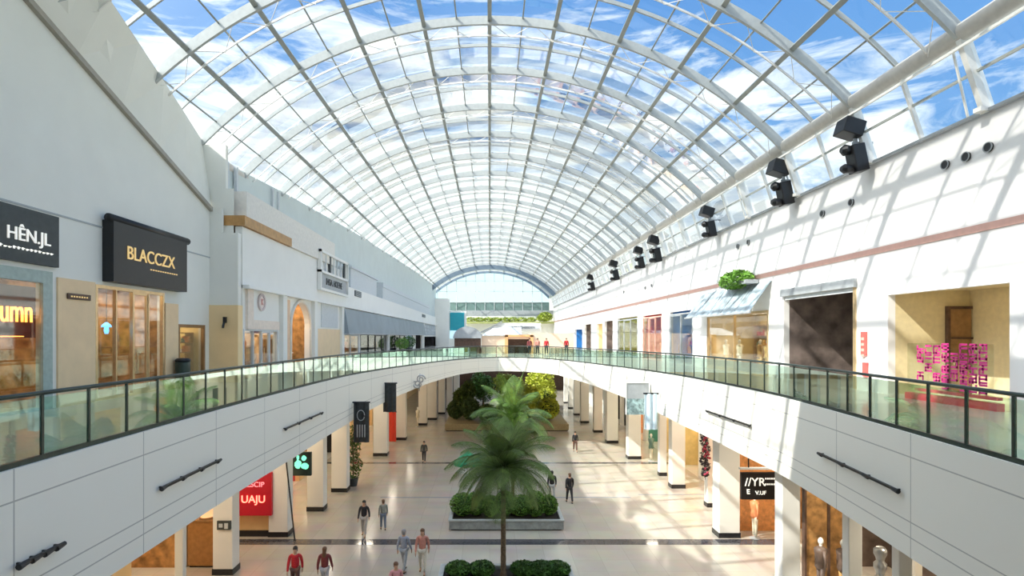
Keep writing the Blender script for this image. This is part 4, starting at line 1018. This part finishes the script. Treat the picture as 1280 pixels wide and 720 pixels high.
# scroll ornament
o_ = W(524, 477, 36.0); orn = empty('scroll_ornament', tuple(o_), 'silver scroll ornament mounted on the left fascia', 'ornament')
mb = MB()
for q, s in ((0,1),(1,-1)):
    mb.tube([(o_.x+.1*s+ (.30-.012*t)*math.cos(t*.5+q*PI), o_.y, o_.z+.15*s+(.30-.012*t)*math.sin(t*.5+q*PI)) for t in range(20)], .05, 6)
mb.tube([(o_.x,o_.y,o_.z-.6),(o_.x+.05,o_.y,o_.z+.5)], .04, 6); mb.build('scrolls', mat('brushed_silver', (.5,.5,.5), .3, metal=.8), orn, smooth=True)
mb = MB(); mb.bar((o_.x,o_.y,o_.z),(o_.x-.4,o_.y,o_.z),.05,.05); mb.build('bracket', M_grey, orn)
# left stuff under the banners: climbing plant
cp = empty('climbing_plant', (-9.2, 35.9, 0), 'tall climbing plant with pale flowers in a dark pot below the black banner', 'plant')
mb = MB(); mb.lathe([(.25,0),(.35,.5),(.38,.52),(.3,.52)], (-8.75,35.9,0), 16); mb.build('pot', M_char, cp)
mb = MB(); mb.tube([(-8.75,35.9,.4),(-8.7,35.8,1.6),(-8.8,35.9,3.1)], .05, 6); mb.build('stem', M_trunk, cp)
mb = MB()
for k in range(6): mb.leaves((-8.75+.12*math.sin(k*2),35.9,.9+k*.5), (.5,.5,.45), 200, .10, 70+k)
mb.build('foliage', M_leafd, cp)
mb = MB()
for k in range(14): mb.blob((-8.6+rnd.uniform(-.4,.4),35.45+rnd.uniform(-.1,.2),1+rnd.random()*2.4), .07, k, .3, nu=6, nv=4)
mb.build('flowers', M_cream, cp)
# garland on right column
gl = empty('flower_garland', (12.05, 31.2, 1.6), 'dark red flower garland hanging on the left of a right-hand column', 'garland')
mb = MB()
for k in range(7): mb.leaves((12.0+.08*math.sin(k*2),31.2,2.0+k*.33), (.22,.2,.25), 90, .09, 90+k)
mb.build('foliage', mat('dark_leaf', (.05,.04,.05), .6, var=.4), gl)
mb = MB()
for k in range(20): mb.blob((12.0+rnd.uniform(-.2,.2),31.0,1.9+rnd.random()*2.2), .07, k, .3, nu=6, nv=4)
mb.build('blossoms', mat('maroon_petal', (.35,.04,.08), .6), gl)
mb = MB(); mb.tube([(12.0,31.2,1.6),(12.0,31.2,5.3)], .02, 5); mb.build('cord', M_black, gl)
# interiors, left near: counter with peach globe
cc = empty('shop_counter', (-11.4, 22.9, 0), 'brown timber counter at the lower left behind the slim column', 'counter')
mb = MB(); mb.box(-12.5,-11.05,23.2,23.9,.08,1.9); mb.build('body', mat('counter_timber', (.36,.17,.05), .4, var=.15), cc)
mb = MB(); mb.box(-12.5,-11.0,23.15,23.95,1.9,1.97); mb.build('top', M_brown, cc); mb = MB(); mb.box(-12.45,-11.1,23.25,23.85,0,.08); mb.build('plinth', M_black, cc)
gb = empty('globe_lamp', (-11.9, 23.5, 1.97), 'peach-coloured globe lamp standing on the brown counter', 'lamp')
mb = MB(); mb.lathe([(.25,0),(.3,.05),(.2,.1),(.45,.3),(.6,.65),(.5,1.0),(.25,1.25),(.05,1.32)], (-11.85,23.5,1.97), 20); mb.build('globe', mat('peach_globe', (.85,.50,.25), .4, emis=(1,.6,.3), es=.5), gb, smooth=True)
mb = MB(); mb.lathe([(.3,0),(.3,.06)], (-11.85,23.5,1.98), 20); mb.build('base', M_brown, gb)
tbk = empty('black_counter', (-11.6,19.6,0), 'black counter top visible under the left fascia', 'counter')
mb = MB(); mb.box(-12.4,-10.9,18.6,19.6,.9,1.0); mb.build('top', M_black, tbk); mb = MB(); mb.box(-12.3,-11.0,18.7,19.5,0,.9); mb.build('body', M_tan, tbk)
# leaning pole beside red sign
lp = empty('leaning_pole', (-9.3,26.5,0), 'thin dark pole leaning against the column right of the red sign', 'pole')
mb = MB(); mb.tube([(-9.15,26.3,0.03),(-9.75,26.7,4.1)], .035, 6); mb.build('shaft', M_black, lp); mb = MB(); mb.lathe([(.07,0),(.05,.08)], (-9.15,26.3,0), 10); mb.build('foot', M_black, lp)
# mannequins in lower shops
for (x,y,a_,b_,lb) in ((12.3,20.8,2,2,'black-clad mannequin in the amber shop at the lower right, left one'),(13.0,20.6,2,4,'dark mannequin in the amber shop at the lower right, right one'),(12.6,26.6,6,3,'orange-clad mannequin behind the black sign'),
   (12.9,37.5,1,3,'gold-clad mannequin in the yellow shop on the right'),(-7.6,59.2,3,3,'white-clad mannequin under the scroll ornament'),(12.4,43,5,3,'green-clad mannequin beside the sunlit right column'),(11.6,52.5,0,0,'red-clad mannequin between the right columns')):
    mannequin(x, y, 0, gm[a_], gm[b_], lb, 2.1)
for (y0_, y1_, x_, lb) in ((20.2,21.6,12.15,'first tall amber display panel at the lower right'),(21,22.0,13.25,'second tall amber display panel at the lower right')):
    dp = empty('tall_display', (x_, y0_, 0), lb, 'display')
    mb = MB(); mb.box(x_, x_+.8, y1_-.1, y1_, .1, 5.2); mb.build('panel', c_amber, dp)
    mb = MB(); mb.box(x_-.08, x_, y1_-.15, y1_+.05, 0, 5.2); mb.box(x_+.8, x_+.9, y1_-.15, y1_+.05, 0, 5.2); mb.build('frame', M_dbrown, dp)
hf = empty('silver_stool_stack', (10.75,15.9,0), 'silver stacked canister beside the nearest right columns', 'stand')
mb = MB(); p_ = []
for k in range(9): p_ += [(.12,k*.4),(.17,k*.4+.1),(.17,k*.4+.22),(.1,k*.4+.3)]
mb.lathe(p_, (11.3,16.2,0), 16); mb.build('body', MATS['brushed_silver'], hf, smooth=True); mb = MB(); mb.lathe([(.25,0),(.25,.04)], (11.3,16.2,0), 16); mb.build('base', M_grey, hf)

# ---- green parasol -----------------------------------------------------------
gp = empty('green_parasol', (-1.6, 38, 0), 'green parasol behind the palm fronds on the left', 'parasol')
mb = MB(); c = W(585, 563, 38); N = 12
for k in range(N):
    a0, a1 = 2*PI*k/N, 2*PI*(k+1)/N
    mb.tri((c.x,38,c.z), (c.x+1.0*math.cos(a0),38+1.0*math.sin(a0),c.z-.75), (c.x+1.0*math.cos(a1),38+1.0*math.sin(a1),c.z-.75))
    mb.quad((c.x+1.0*math.cos(a0),38+1.0*math.sin(a0),c.z-.75),(c.x+1.0*math.cos(a1),38+1.0*math.sin(a1),c.z-.75),(c.x+1.0*math.cos(a1),38+1.0*math.sin(a1),c.z-.95),(c.x+1.0*math.cos(a0),38+1.0*math.sin(a0),c.z-.95))
mb.build('canopy', mat('emerald_cloth', (.0,.30,.14), .6), gp); mb = MB(); mb.tube([(c.x,38,0),(c.x,38,c.z)], .03, 8); mb.build('pole', M_white, gp)
mb = MB(); mb.lathe([(.3,0),(.3,.08),(.06,.14)], (c.x,38,0), 16); mb.build('base', M_grey, gp)
# ---- planters, hedges, palms ---------------------------------------------------
def planter(x0, x1, y0, y1, h, label):
    r = empty('planter_box', ((x0+x1)/2, (y0+y1)/2, 0), label, 'planter', 'stone planters in the middle of the lower floor')
    m = mat('grey_stone', (.27,.29,.28), .35, var=.2, scale=5)
    mb = MB(); t = .14
    mb.box(x0,x1,y0,y0+t,.06,h); mb.box(x0,x1,y1-t,y1,.06,h); mb.box(x0,x0+t,y0+t,y1-t,.06,h); mb.box(x1-t,x1,y0+t,y1-t,.06,h); mb.build('walls', m, r)
    mb = MB(); mb.box(x0-.04,x1+.04,y0-.04,y0+t,h,h+.06); mb.box(x0-.04,x1+.04,y1-t,y1+.04,h,h+.06); mb.box(x0-.04,x0+t,y0+t,y1-t,h,h+.06); mb.box(x1-t,x1+.04,y0+t,y1-t,h,h+.06); mb.build('coping', mat('pale_grey_stone', (.42,.45,.43), .35, var=.1), r)
    mb = MB(); mb.box(x0+t,x1-t,y0+t,y1-t,.0,h-.08); mb.build('soil', mat('soil', (.03,.025,.015), .9), r)
    mb = MB(); mb.box(x0+.1,x1-.1,y0+.1,y1-.1,0,.06); mb.build('plinth', M_skirt, r)
planter(-2.0, 3.65, 27.6, 29.8, .47, 'grey stone planter full of clipped bushes in the lower floor centre')
planter(-1.9, 3.15, 20.0, 22.2, .50, 'dark planter cut by the bottom edge of the photo, holding the near palm')
def bush(x, y, z, r, h, label, group, seed, m=None, nm='clipped_bush'):
    lsz = .06 if y < 50 else .14
    q = empty(nm, (x, y, z), label, 'bush', group)
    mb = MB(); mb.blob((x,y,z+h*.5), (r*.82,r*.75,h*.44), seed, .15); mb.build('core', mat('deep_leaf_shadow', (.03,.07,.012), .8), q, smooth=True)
    mb = MB(); mb.leaves((x,y,z+h*.52), (r,r*.95,h*.52), 1500, lsz, seed, shell=.8); mb.build('foliage', m or M_leafd, q)
wheres = ['leftmost', 'second from left', 'third from left', 'middle one', 'third from right', 'second from right', 'rightmost']
Mbl = mat('fresh_hedge_leaf', (.10,.22,.025), .5, var=.5, scale=2)
for k, x in enumerate((-1.4,-.68,.05,.78,1.6,2.35,3.05)):
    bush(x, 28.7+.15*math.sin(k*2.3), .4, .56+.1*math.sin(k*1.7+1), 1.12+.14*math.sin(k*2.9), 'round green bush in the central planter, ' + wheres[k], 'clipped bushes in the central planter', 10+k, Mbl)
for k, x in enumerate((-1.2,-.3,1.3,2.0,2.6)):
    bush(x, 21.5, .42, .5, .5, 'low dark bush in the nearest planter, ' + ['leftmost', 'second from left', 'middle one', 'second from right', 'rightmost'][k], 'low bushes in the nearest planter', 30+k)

def palm(x, y, z0, zc, label, nf, L, tr, seed, spread_up=.5, m=M_leaf, lean=(0,0), upright=.35):
    rnd = random.Random(seed)
    r = empty('palm_tree', (x, y, z0), label, 'palm tree')
    n_ = 26; P = []; R = []
    for k in range(n_+1):
        t = k/n_; P.append((x+lean[0]*t*t, y+lean[1]*t*t, z0+(zc-z0)*t)); R.append(tr*(1.0-.25*t)*(1.06 if k%2 else .97)*(1.25 if t < .06 else 1)*(1 + max(0,t-.85)*3.2))
    mb = MB(); mb.tube(P, R, 12); mb.build('trunk', M_trunk, r, smooth=True)
    C0 = Vector(P[-1])
    for i in range(nf):
        az = 2*PI*((i*.618034) % 1) ; q = i/nf
        el = math.radians(82 - 92*q**.8 + rnd.uniform(-6,6))      # young fronds upright, old ones out
        ln = L*rnd.uniform(.85,1.05)*(1.0 if q > upright else 1.05)
        h = Vector((math.cos(az), math.sin(az), 0)); d = h*math.cos(el)+Vector((0,0,1))*math.sin(el)
        pts = [C0.copy()]; N = 14; droop = .10+.07*q
        for k in range(N):
            d = (d + Vector((0,0,-1))*droop*(.4+1.2*k/N)).normalized(); pts.append(pts[-1] + d*(ln/N))
        mb = MB(); mb.tube(pts, [.028*(1-.8*k/N) for k in range(N+1)], 5)
        for k in range(4, N*4):
            t = k/(N*4); f = t*N; j = min(int(f), N-1); p = pts[j].lerp(pts[j+1], f-j); dd = (pts[j+1]-pts[j]).normalized()
            sd = dd.cross(Vector((0,0,1)))
            if sd.length < .05: sd = Vector((-h.y, h.x, 0))
            sd.normalize(); upv = sd.cross(dd).normalized()
            ll = ln*.30*math.sin(PI*min(1,t*.9+.12))**.7
            for s in (-1, 1):
                e = (sd*s*.8 + dd*.65 + upv*(.15 - .1*t) + Vector((0,0,-.25))).normalized()
                a_ = p; b_ = p + e*ll*.55; c_ = p + e*ll + Vector((0,0,-ll*.4)); wv = dd*.011
                mb.quad(a_-wv, a_+wv, b_+wv*1.2, b_-wv*1.2); mb.tri(b_-wv*1.2, b_+wv*1.2, c_)
        mb.build('frond', m, r)
    return r
palm(.52, 21.2, .4, 4.55, 'tall palm tree with arching fronds in the nearest planter', 44, 2.45, .105, 3)
palm(1.2, 28.9, .4, 5.3, 'smaller palm rising from the central planter behind the tall palm', 28, 2.5, .10, 5, m=mat('fresh_palm_leaf', (.11,.20,.03), .45, var=.5, scale=3))
# far trees
def tree(x, y, z0, h, r, label, m, seed, n_=4200, sz=.17, group='broad-leaved trees at the far end of the lower level'):
    q = empty('broadleaf_tree', (x, y, z0), label, 'tree', group)
    mb = MB(); mb.tube([(x,y,z0),(x+.05,y,z0+h*.3),(x,y,z0+h*.55)], [.14,.11,.07], 8)
    for k in range(5): a = k*1.3; mb.tube([(x,y,z0+h*.4),(x+r*.5*math.cos(a),y+r*.5*math.sin(a),z0+h*.7)], [.06,.03], 6)
    mb.build('trunk', M_trunk, q)
    mb = MB(); rnd = random.Random(seed)
    for k in range(7): mb.leaves((x+rnd.uniform(-.5,.5)*r,y+rnd.uniform(-.5,.5)*r,z0+h*(.32+.48*rnd.random())), (r*.7,r*.7,h*.27), n_//7, sz, seed*10+k, shell=.3)
    mb.build('crown', m, q)
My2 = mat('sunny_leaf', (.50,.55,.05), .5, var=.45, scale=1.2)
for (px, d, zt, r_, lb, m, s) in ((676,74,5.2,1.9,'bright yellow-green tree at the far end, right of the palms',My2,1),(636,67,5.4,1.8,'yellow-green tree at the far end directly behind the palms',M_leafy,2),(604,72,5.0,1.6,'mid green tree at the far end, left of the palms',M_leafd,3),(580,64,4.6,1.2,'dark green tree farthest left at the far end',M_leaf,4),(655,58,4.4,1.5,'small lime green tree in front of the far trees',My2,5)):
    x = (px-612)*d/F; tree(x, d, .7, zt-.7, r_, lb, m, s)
pl2 = empty('timber_planter', (3,68,0), 'long ochre planter under the far trees', 'planter')
mb = MB(); mb.box(-4.5,8,56.5,75.5,.08,.7); mb.build('box', mat('ochre_timber', (.36,.30,.17), .6, var=.15), pl2); mb = MB(); mb.box(-4.4,7.9,56.6,75.4,0,.08); mb.build('plinth', M_black, pl2)

Mdk = mat('shrub_leaf', (.07,.12,.03), .6, var=.5, scale=2)
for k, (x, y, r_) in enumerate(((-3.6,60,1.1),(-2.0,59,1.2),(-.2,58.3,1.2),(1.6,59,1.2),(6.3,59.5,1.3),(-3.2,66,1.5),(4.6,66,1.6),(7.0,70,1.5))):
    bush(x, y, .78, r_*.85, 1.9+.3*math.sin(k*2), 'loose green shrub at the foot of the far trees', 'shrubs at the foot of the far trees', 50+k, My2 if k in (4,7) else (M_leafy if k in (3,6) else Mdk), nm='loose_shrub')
# ---- people -----------------------------------------------------------------
SK = mat('skin', (.55,.33,.22), .55, var=.04); HAIRS = {'black': mat('black_hair', (.015,.012,.01), .5), 'brown': mat('brown_hair', (.16,.08,.04), .5), 'grey': mat('grey_hair', (.3,.3,.3), .5)}
def skin_obj(name, verts, edges, radii, m, root, sub=1, rootv=0):
    me = bpy.data.meshes.new(name); me.from_pydata(verts, edges, []); me.materials.append(m)
    o = bpy.data.objects.new(name, me); C.objects.link(o); o.parent = root
    s = o.modifiers.new('skin', 'SKIN'); s.use_smooth_shade = True
    sv = me.skin_vertices[0].data if me.skin_vertices else None
    if sv is None:
        bpy.context.view_layer.objects.active = o
        bpy.ops.object.modifier_remove(modifier='skin'); bpy.ops.object.modifier_add(type='SKIN'); sv = me.skin_vertices[0].data
    for i, r in enumerate(radii): sv[i].radius = r if isinstance(r, tuple) else (r, r); sv[i].use_root = (i == rootv)
    b = o.modifiers.new('sub', 'SUBSURF'); b.levels = sub; b.render_levels = sub
    return o
def person(x, y, head_deg, top, bottom, hair, label, h=1.72, stride=.22, long_hair=False, bag=None, jacket=True, skirt=False, shoe=None, arm=.25):
    s = h/1.72
    root = empty('person', (x, y, 0), label, 'person'); root.rotation_euler = (0,0,math.radians(head_deg))
    # local frame: faces -y
    V = []; Eg = []; R = []
    def v(p, r, link=None):
        V.append((p[0]*s, p[1]*s, p[2]*s)); R.append(tuple(q*s for q in r) if isinstance(r, tuple) else r*s)
        if link is not None: Eg.append((link, len(V)-1))
        return len(V)-1
    pel = v((0,0,.95), (.13,.10)); w_ = v((0,0,1.10), (.115,.085), pel); ch = v((0,.01,1.28), (.14,.10), w_); sh = v((0,.01,1.42), (.10,.075), ch)
    nk = v((0,0,1.50), .048, sh); jw = v((0,-.015,1.56), (.062,.075), nk); sk = v((0,0,1.64), (.078,.092), jw); cr = v((0,.0,1.695), (.055,.065), sk)
    no = v((0,-.10,1.605), .014, jw)
    sw = {}
    for sd in (-1, 1):
        hp = v((.09*sd,0,.90), .085, pel); fw = -stride*sd
        kn = v((.10*sd, fw*.55-.02, .50), .058, hp); an = v((.10*sd, fw*1.0+.03*sd*0, .09), .038, kn); toe = v((.105*sd, fw*1.0-.15, .035), .032, an)
        s1_ = v((.185*sd,.01,1.40), .055, sh); el = v((.235*sd, stride*arm*sd*1.4+.02, 1.12), .040, s1_); wr = v((.245*sd, stride*arm*2.6*sd-.05, .88), .026, el)
        pm = v((.245*sd, stride*arm*2.6*sd-.06, .82), (.030,.018), wr)
        for f in range(4):
            k1 = v((.245*sd+(-.018+.004*f)*0+.0, stride*arm*2.6*sd-.09+.02*f, .775-.004*abs(f-1.5)), .0085, pm)
            v((.240*sd, stride*arm*2.6*sd-.088+.019*f, .735-.008*abs(f-1.5)), .0075, k1)
        t1 = v((.225*sd, stride*arm*2.6*sd-.10, .815), .010, wr); v((.222*sd, stride*arm*2.6*sd-.112, .785), .008, t1)
        sw[sd] = (hp, kn, an, toe, s1_, el, wr)
    skin_obj('body', V, Eg, R, SK, root)
    # top (torso and sleeves)
    idx = [pel, w_, ch, sh]; T = [(V[pel][0], V[pel][1], .88*s)] + [V[i] for i in idx[1:]]; TR = [(.16*s,.125*s), (.15*s,.115*s), (.172*s,.125*s), (.115*s,.09*s)]; TE = [(0,1),(1,2),(2,3)]
    for sd in (-1,1):
        q = sw[sd]; b = len(T); T += [V[q[4]], V[q[5]], V[q[6]]]; TR += [.070*s, .056*s, .040*s]; TE += [(3,b),(b,b+1),(b+1,b+2)]
    skin_obj('jacket' if jacket else 'shirt', T, TE, TR, top, root)
    T = [(0,0,.95*s)]; TR = [(.15*s,.12*s)]; TE = []
    for sd in (-1,1):
        q = sw[sd]; b = len(T); a_ = V[q[2]]; T += [V[q[0]], V[q[1]], (a_[0],a_[1],a_[2]+.03*s)]; TR += [.105*s,.075*s,.055*s]; TE += [(0,b),(b,b+1),(b+1,b+2)]
    skin_obj('trousers', T, TE, TR, bottom, root)
    for sd in (-1,1):
        q = sw[sd]; a_, t_ = V[q[2]], V[q[3]]
        skin_obj('shoe', [(a_[0],a_[1]+.03*s,.045*s),(t_[0],t_[1]+.05*s,.042*s),(t_[0],t_[1]-.03*s,.035*s)], [(0,1),(1,2)], [.042*s,.042*s,.034*s], shoe or M_black, root)
    hb = MB(); hb.blob((0,.026*s,1.672*s), (.092*s,.105*s,.088*s), 1, .06, nu=16, nv=10); hb.blob((0,.05*s,1.60*s), (.082*s,.07*s,.09*s), 2, .06, nu=14, nv=8)
    if long_hair: hb.blob((0,.085*s,1.47*s), (.085*s,.045*s,.15*s), 3, .08, nu=14, nv=8)
    ho = hb.build('hair', HAIRS[hair], None, smooth=True); dv = Vector(ho.location); ho.data.transform(Matrix.Translation(dv)); ho.location = (0,0,0); ho.parent = root
    mb = MB()
    for sd in (-1,1): mb.blob((.03*sd*s, -.085*s, 1.628*s), .009*s, 0, 0, nu=6, nv=4)
    me = mb.build('eyes', M_black, None); me.parent = root; me.location = (0,0,0)
    me.data.transform(Matrix.Translation(Vector((0,-.085*s,1.619*s)))) 
    if bag:
        mb = MB(); mb.box(.27*s,.42*s,-.18*s,.12*s,.50*s,.78*s); mb.tube([(.345*s,-.1*s,.78*s),(.30*s,-.03*s,.88*s),(.345*s,.05*s,.78*s)], .012, 6)
        b_ = mb.build('shoulder_bag' if False else 'carried_bag', bag, None, 'small bag held by the ' + label.split(' with')[0], 'bag')
        b_.parent = None
        rz = Matrix.Rotation(math.radians(head_deg), 4, 'Z'); c0 = Vector(b_.location); b_.location = rz @ c0 + Vector((x,y,0)); b_.rotation_euler = root.rotation_euler
    return root
cl = lambda n_, c: mat(n_, c, .75, var=.15, scale=20)
person(W(455,0,26.9).x, 26.9, 0, cl('black_top', (.02,.02,.025)), cl('light_denim', (.45,.42,.38)), 'black', 'person in a black and white top walking beside the dark floor band', 1.68, long_hair=True, shoe=M_brown)
person(W(479,0,27.7).x, 27.7, 200, cl('olive_grey_top', (.28,.30,.26)), cl('slate_jeans', (.16,.20,.26)), 'brown', 'person in a grey-green top walking right of the black-clad walker', 1.50, stride=.12)
person(W(369,0,20.9).x, 20.9, 10, cl('red_jacket', (.55,.02,.03)), cl('brown_trousers', (.14,.07,.05)), 'black', 'person in a bright red jacket at the bottom left', 1.72)
person(W(406,0,21.0).x, 21.0, 180, cl('maroon_jacket', (.20,.04,.04)), cl('pale_trousers', (.48,.48,.50)), 'brown', 'person in a dark maroon jacket at the bottom left', 1.68, long_hair=True)
person(W(505,0,22.8).x, 22.8, 160, cl('blue_grey_top', (.34,.38,.46)), cl('grey_trousers', (.36,.40,.44)), 'grey', 'person in a blue-grey coat walking left of the planter', 1.72)
person(W(528,0,22.7).x, 22.7, 0, cl('coral_top', (.60,.26,.20)), cl('cream_trousers', (.66,.62,.52)), 'brown', 'person in a coral top and pale trousers left of the planter', 1.76, long_hair=True, shoe=M_brown)
person(W(690,0,32.6).x, 32.6, 180, cl('black_coat', (.015,.015,.018)), cl('stone_trousers', (.42,.42,.40)), 'black', 'person in a black coat, left one of the pair right of the palm', 1.74)
person(W(712,0,32.2).x, 32.2, 190, MATS['black_coat'], cl('black_trousers', (.03,.03,.035)), 'brown', 'person in a black coat, right one of the pair right of the palm', 1.70)
person(W(530,0,42.5).x, 42.5, 0, cl('dark_green_top', (.05,.06,.05)), MATS['black_trousers'], 'black', 'distant person in dark clothes beyond the far floor band on the left', 1.6)
person(W(719,0,46.5).x, 46.5, 0, MATS['black_coat'], MATS['brown_trousers'], 'black', 'distant person in dark clothes beyond the far floor band on the right', 1.65)
person(W(495,0,19.6).x, 19.6, 20, cl('pink_top', (.66,.30,.30)), MATS['cream_trousers'], 'brown', 'person in pink whose head just shows at the bottom edge', 1.66)
# people on the upper gallery beyond the far railing
for (px, c_, lb) in ((683,'red_jacket','person in red behind the far curved railing, rightmost'),(672,'coral_top','person in coral behind the far curved railing'),(662,'maroon_jacket','person in maroon behind the far curved railing, leftmost'),(708,'red_jacket','person in red at the right end of the far curved railing')):
    d = 58 if px < 700 else 60
    q = person(W(px,0,d).x, d, 0, MATS[c_], MATS['black_trousers'], 'black', lb, 1.7); q.location.z = UF

# ---- unseen soffit lamps, added to light the lower level -----------------------------------------------------------
M_lamp = mat('added_lamp_glow', (1,.95,.85), .5, emis=(1,.85,.6), es=2.5)
def added_downlight(x, y, lb, g, p=55):
    z = fas_bot(y)
    r = empty('added_fill_light', (x, y, z-.06), lb, 'added light', g)
    mb = MB(); mb.lathe([(.22,-.05),(.24,0)], (x,y,z-.005), 18); mb.build('frame', M_white, r)
    mb = MB(); mb.lathe([(.18,-.07),(.18,-.05)], (x,y,z-.005), 18); mb.build('diffuser', M_lamp, r)
    area('added_fill_lamp', (x, y, z-.12), 1.1, p, (1,.88,.70))
for k in range(12):
    y = 15+k*4.6
    added_downlight(-10.9 if y < 40 else -9.5, y, 'added round fill light in the left arcade ceiling', 'added fill lights in the left arcade ceiling')
    added_downlight(12.6, y, 'added round fill light in the right arcade ceiling', 'added fill lights in the right arcade ceiling')
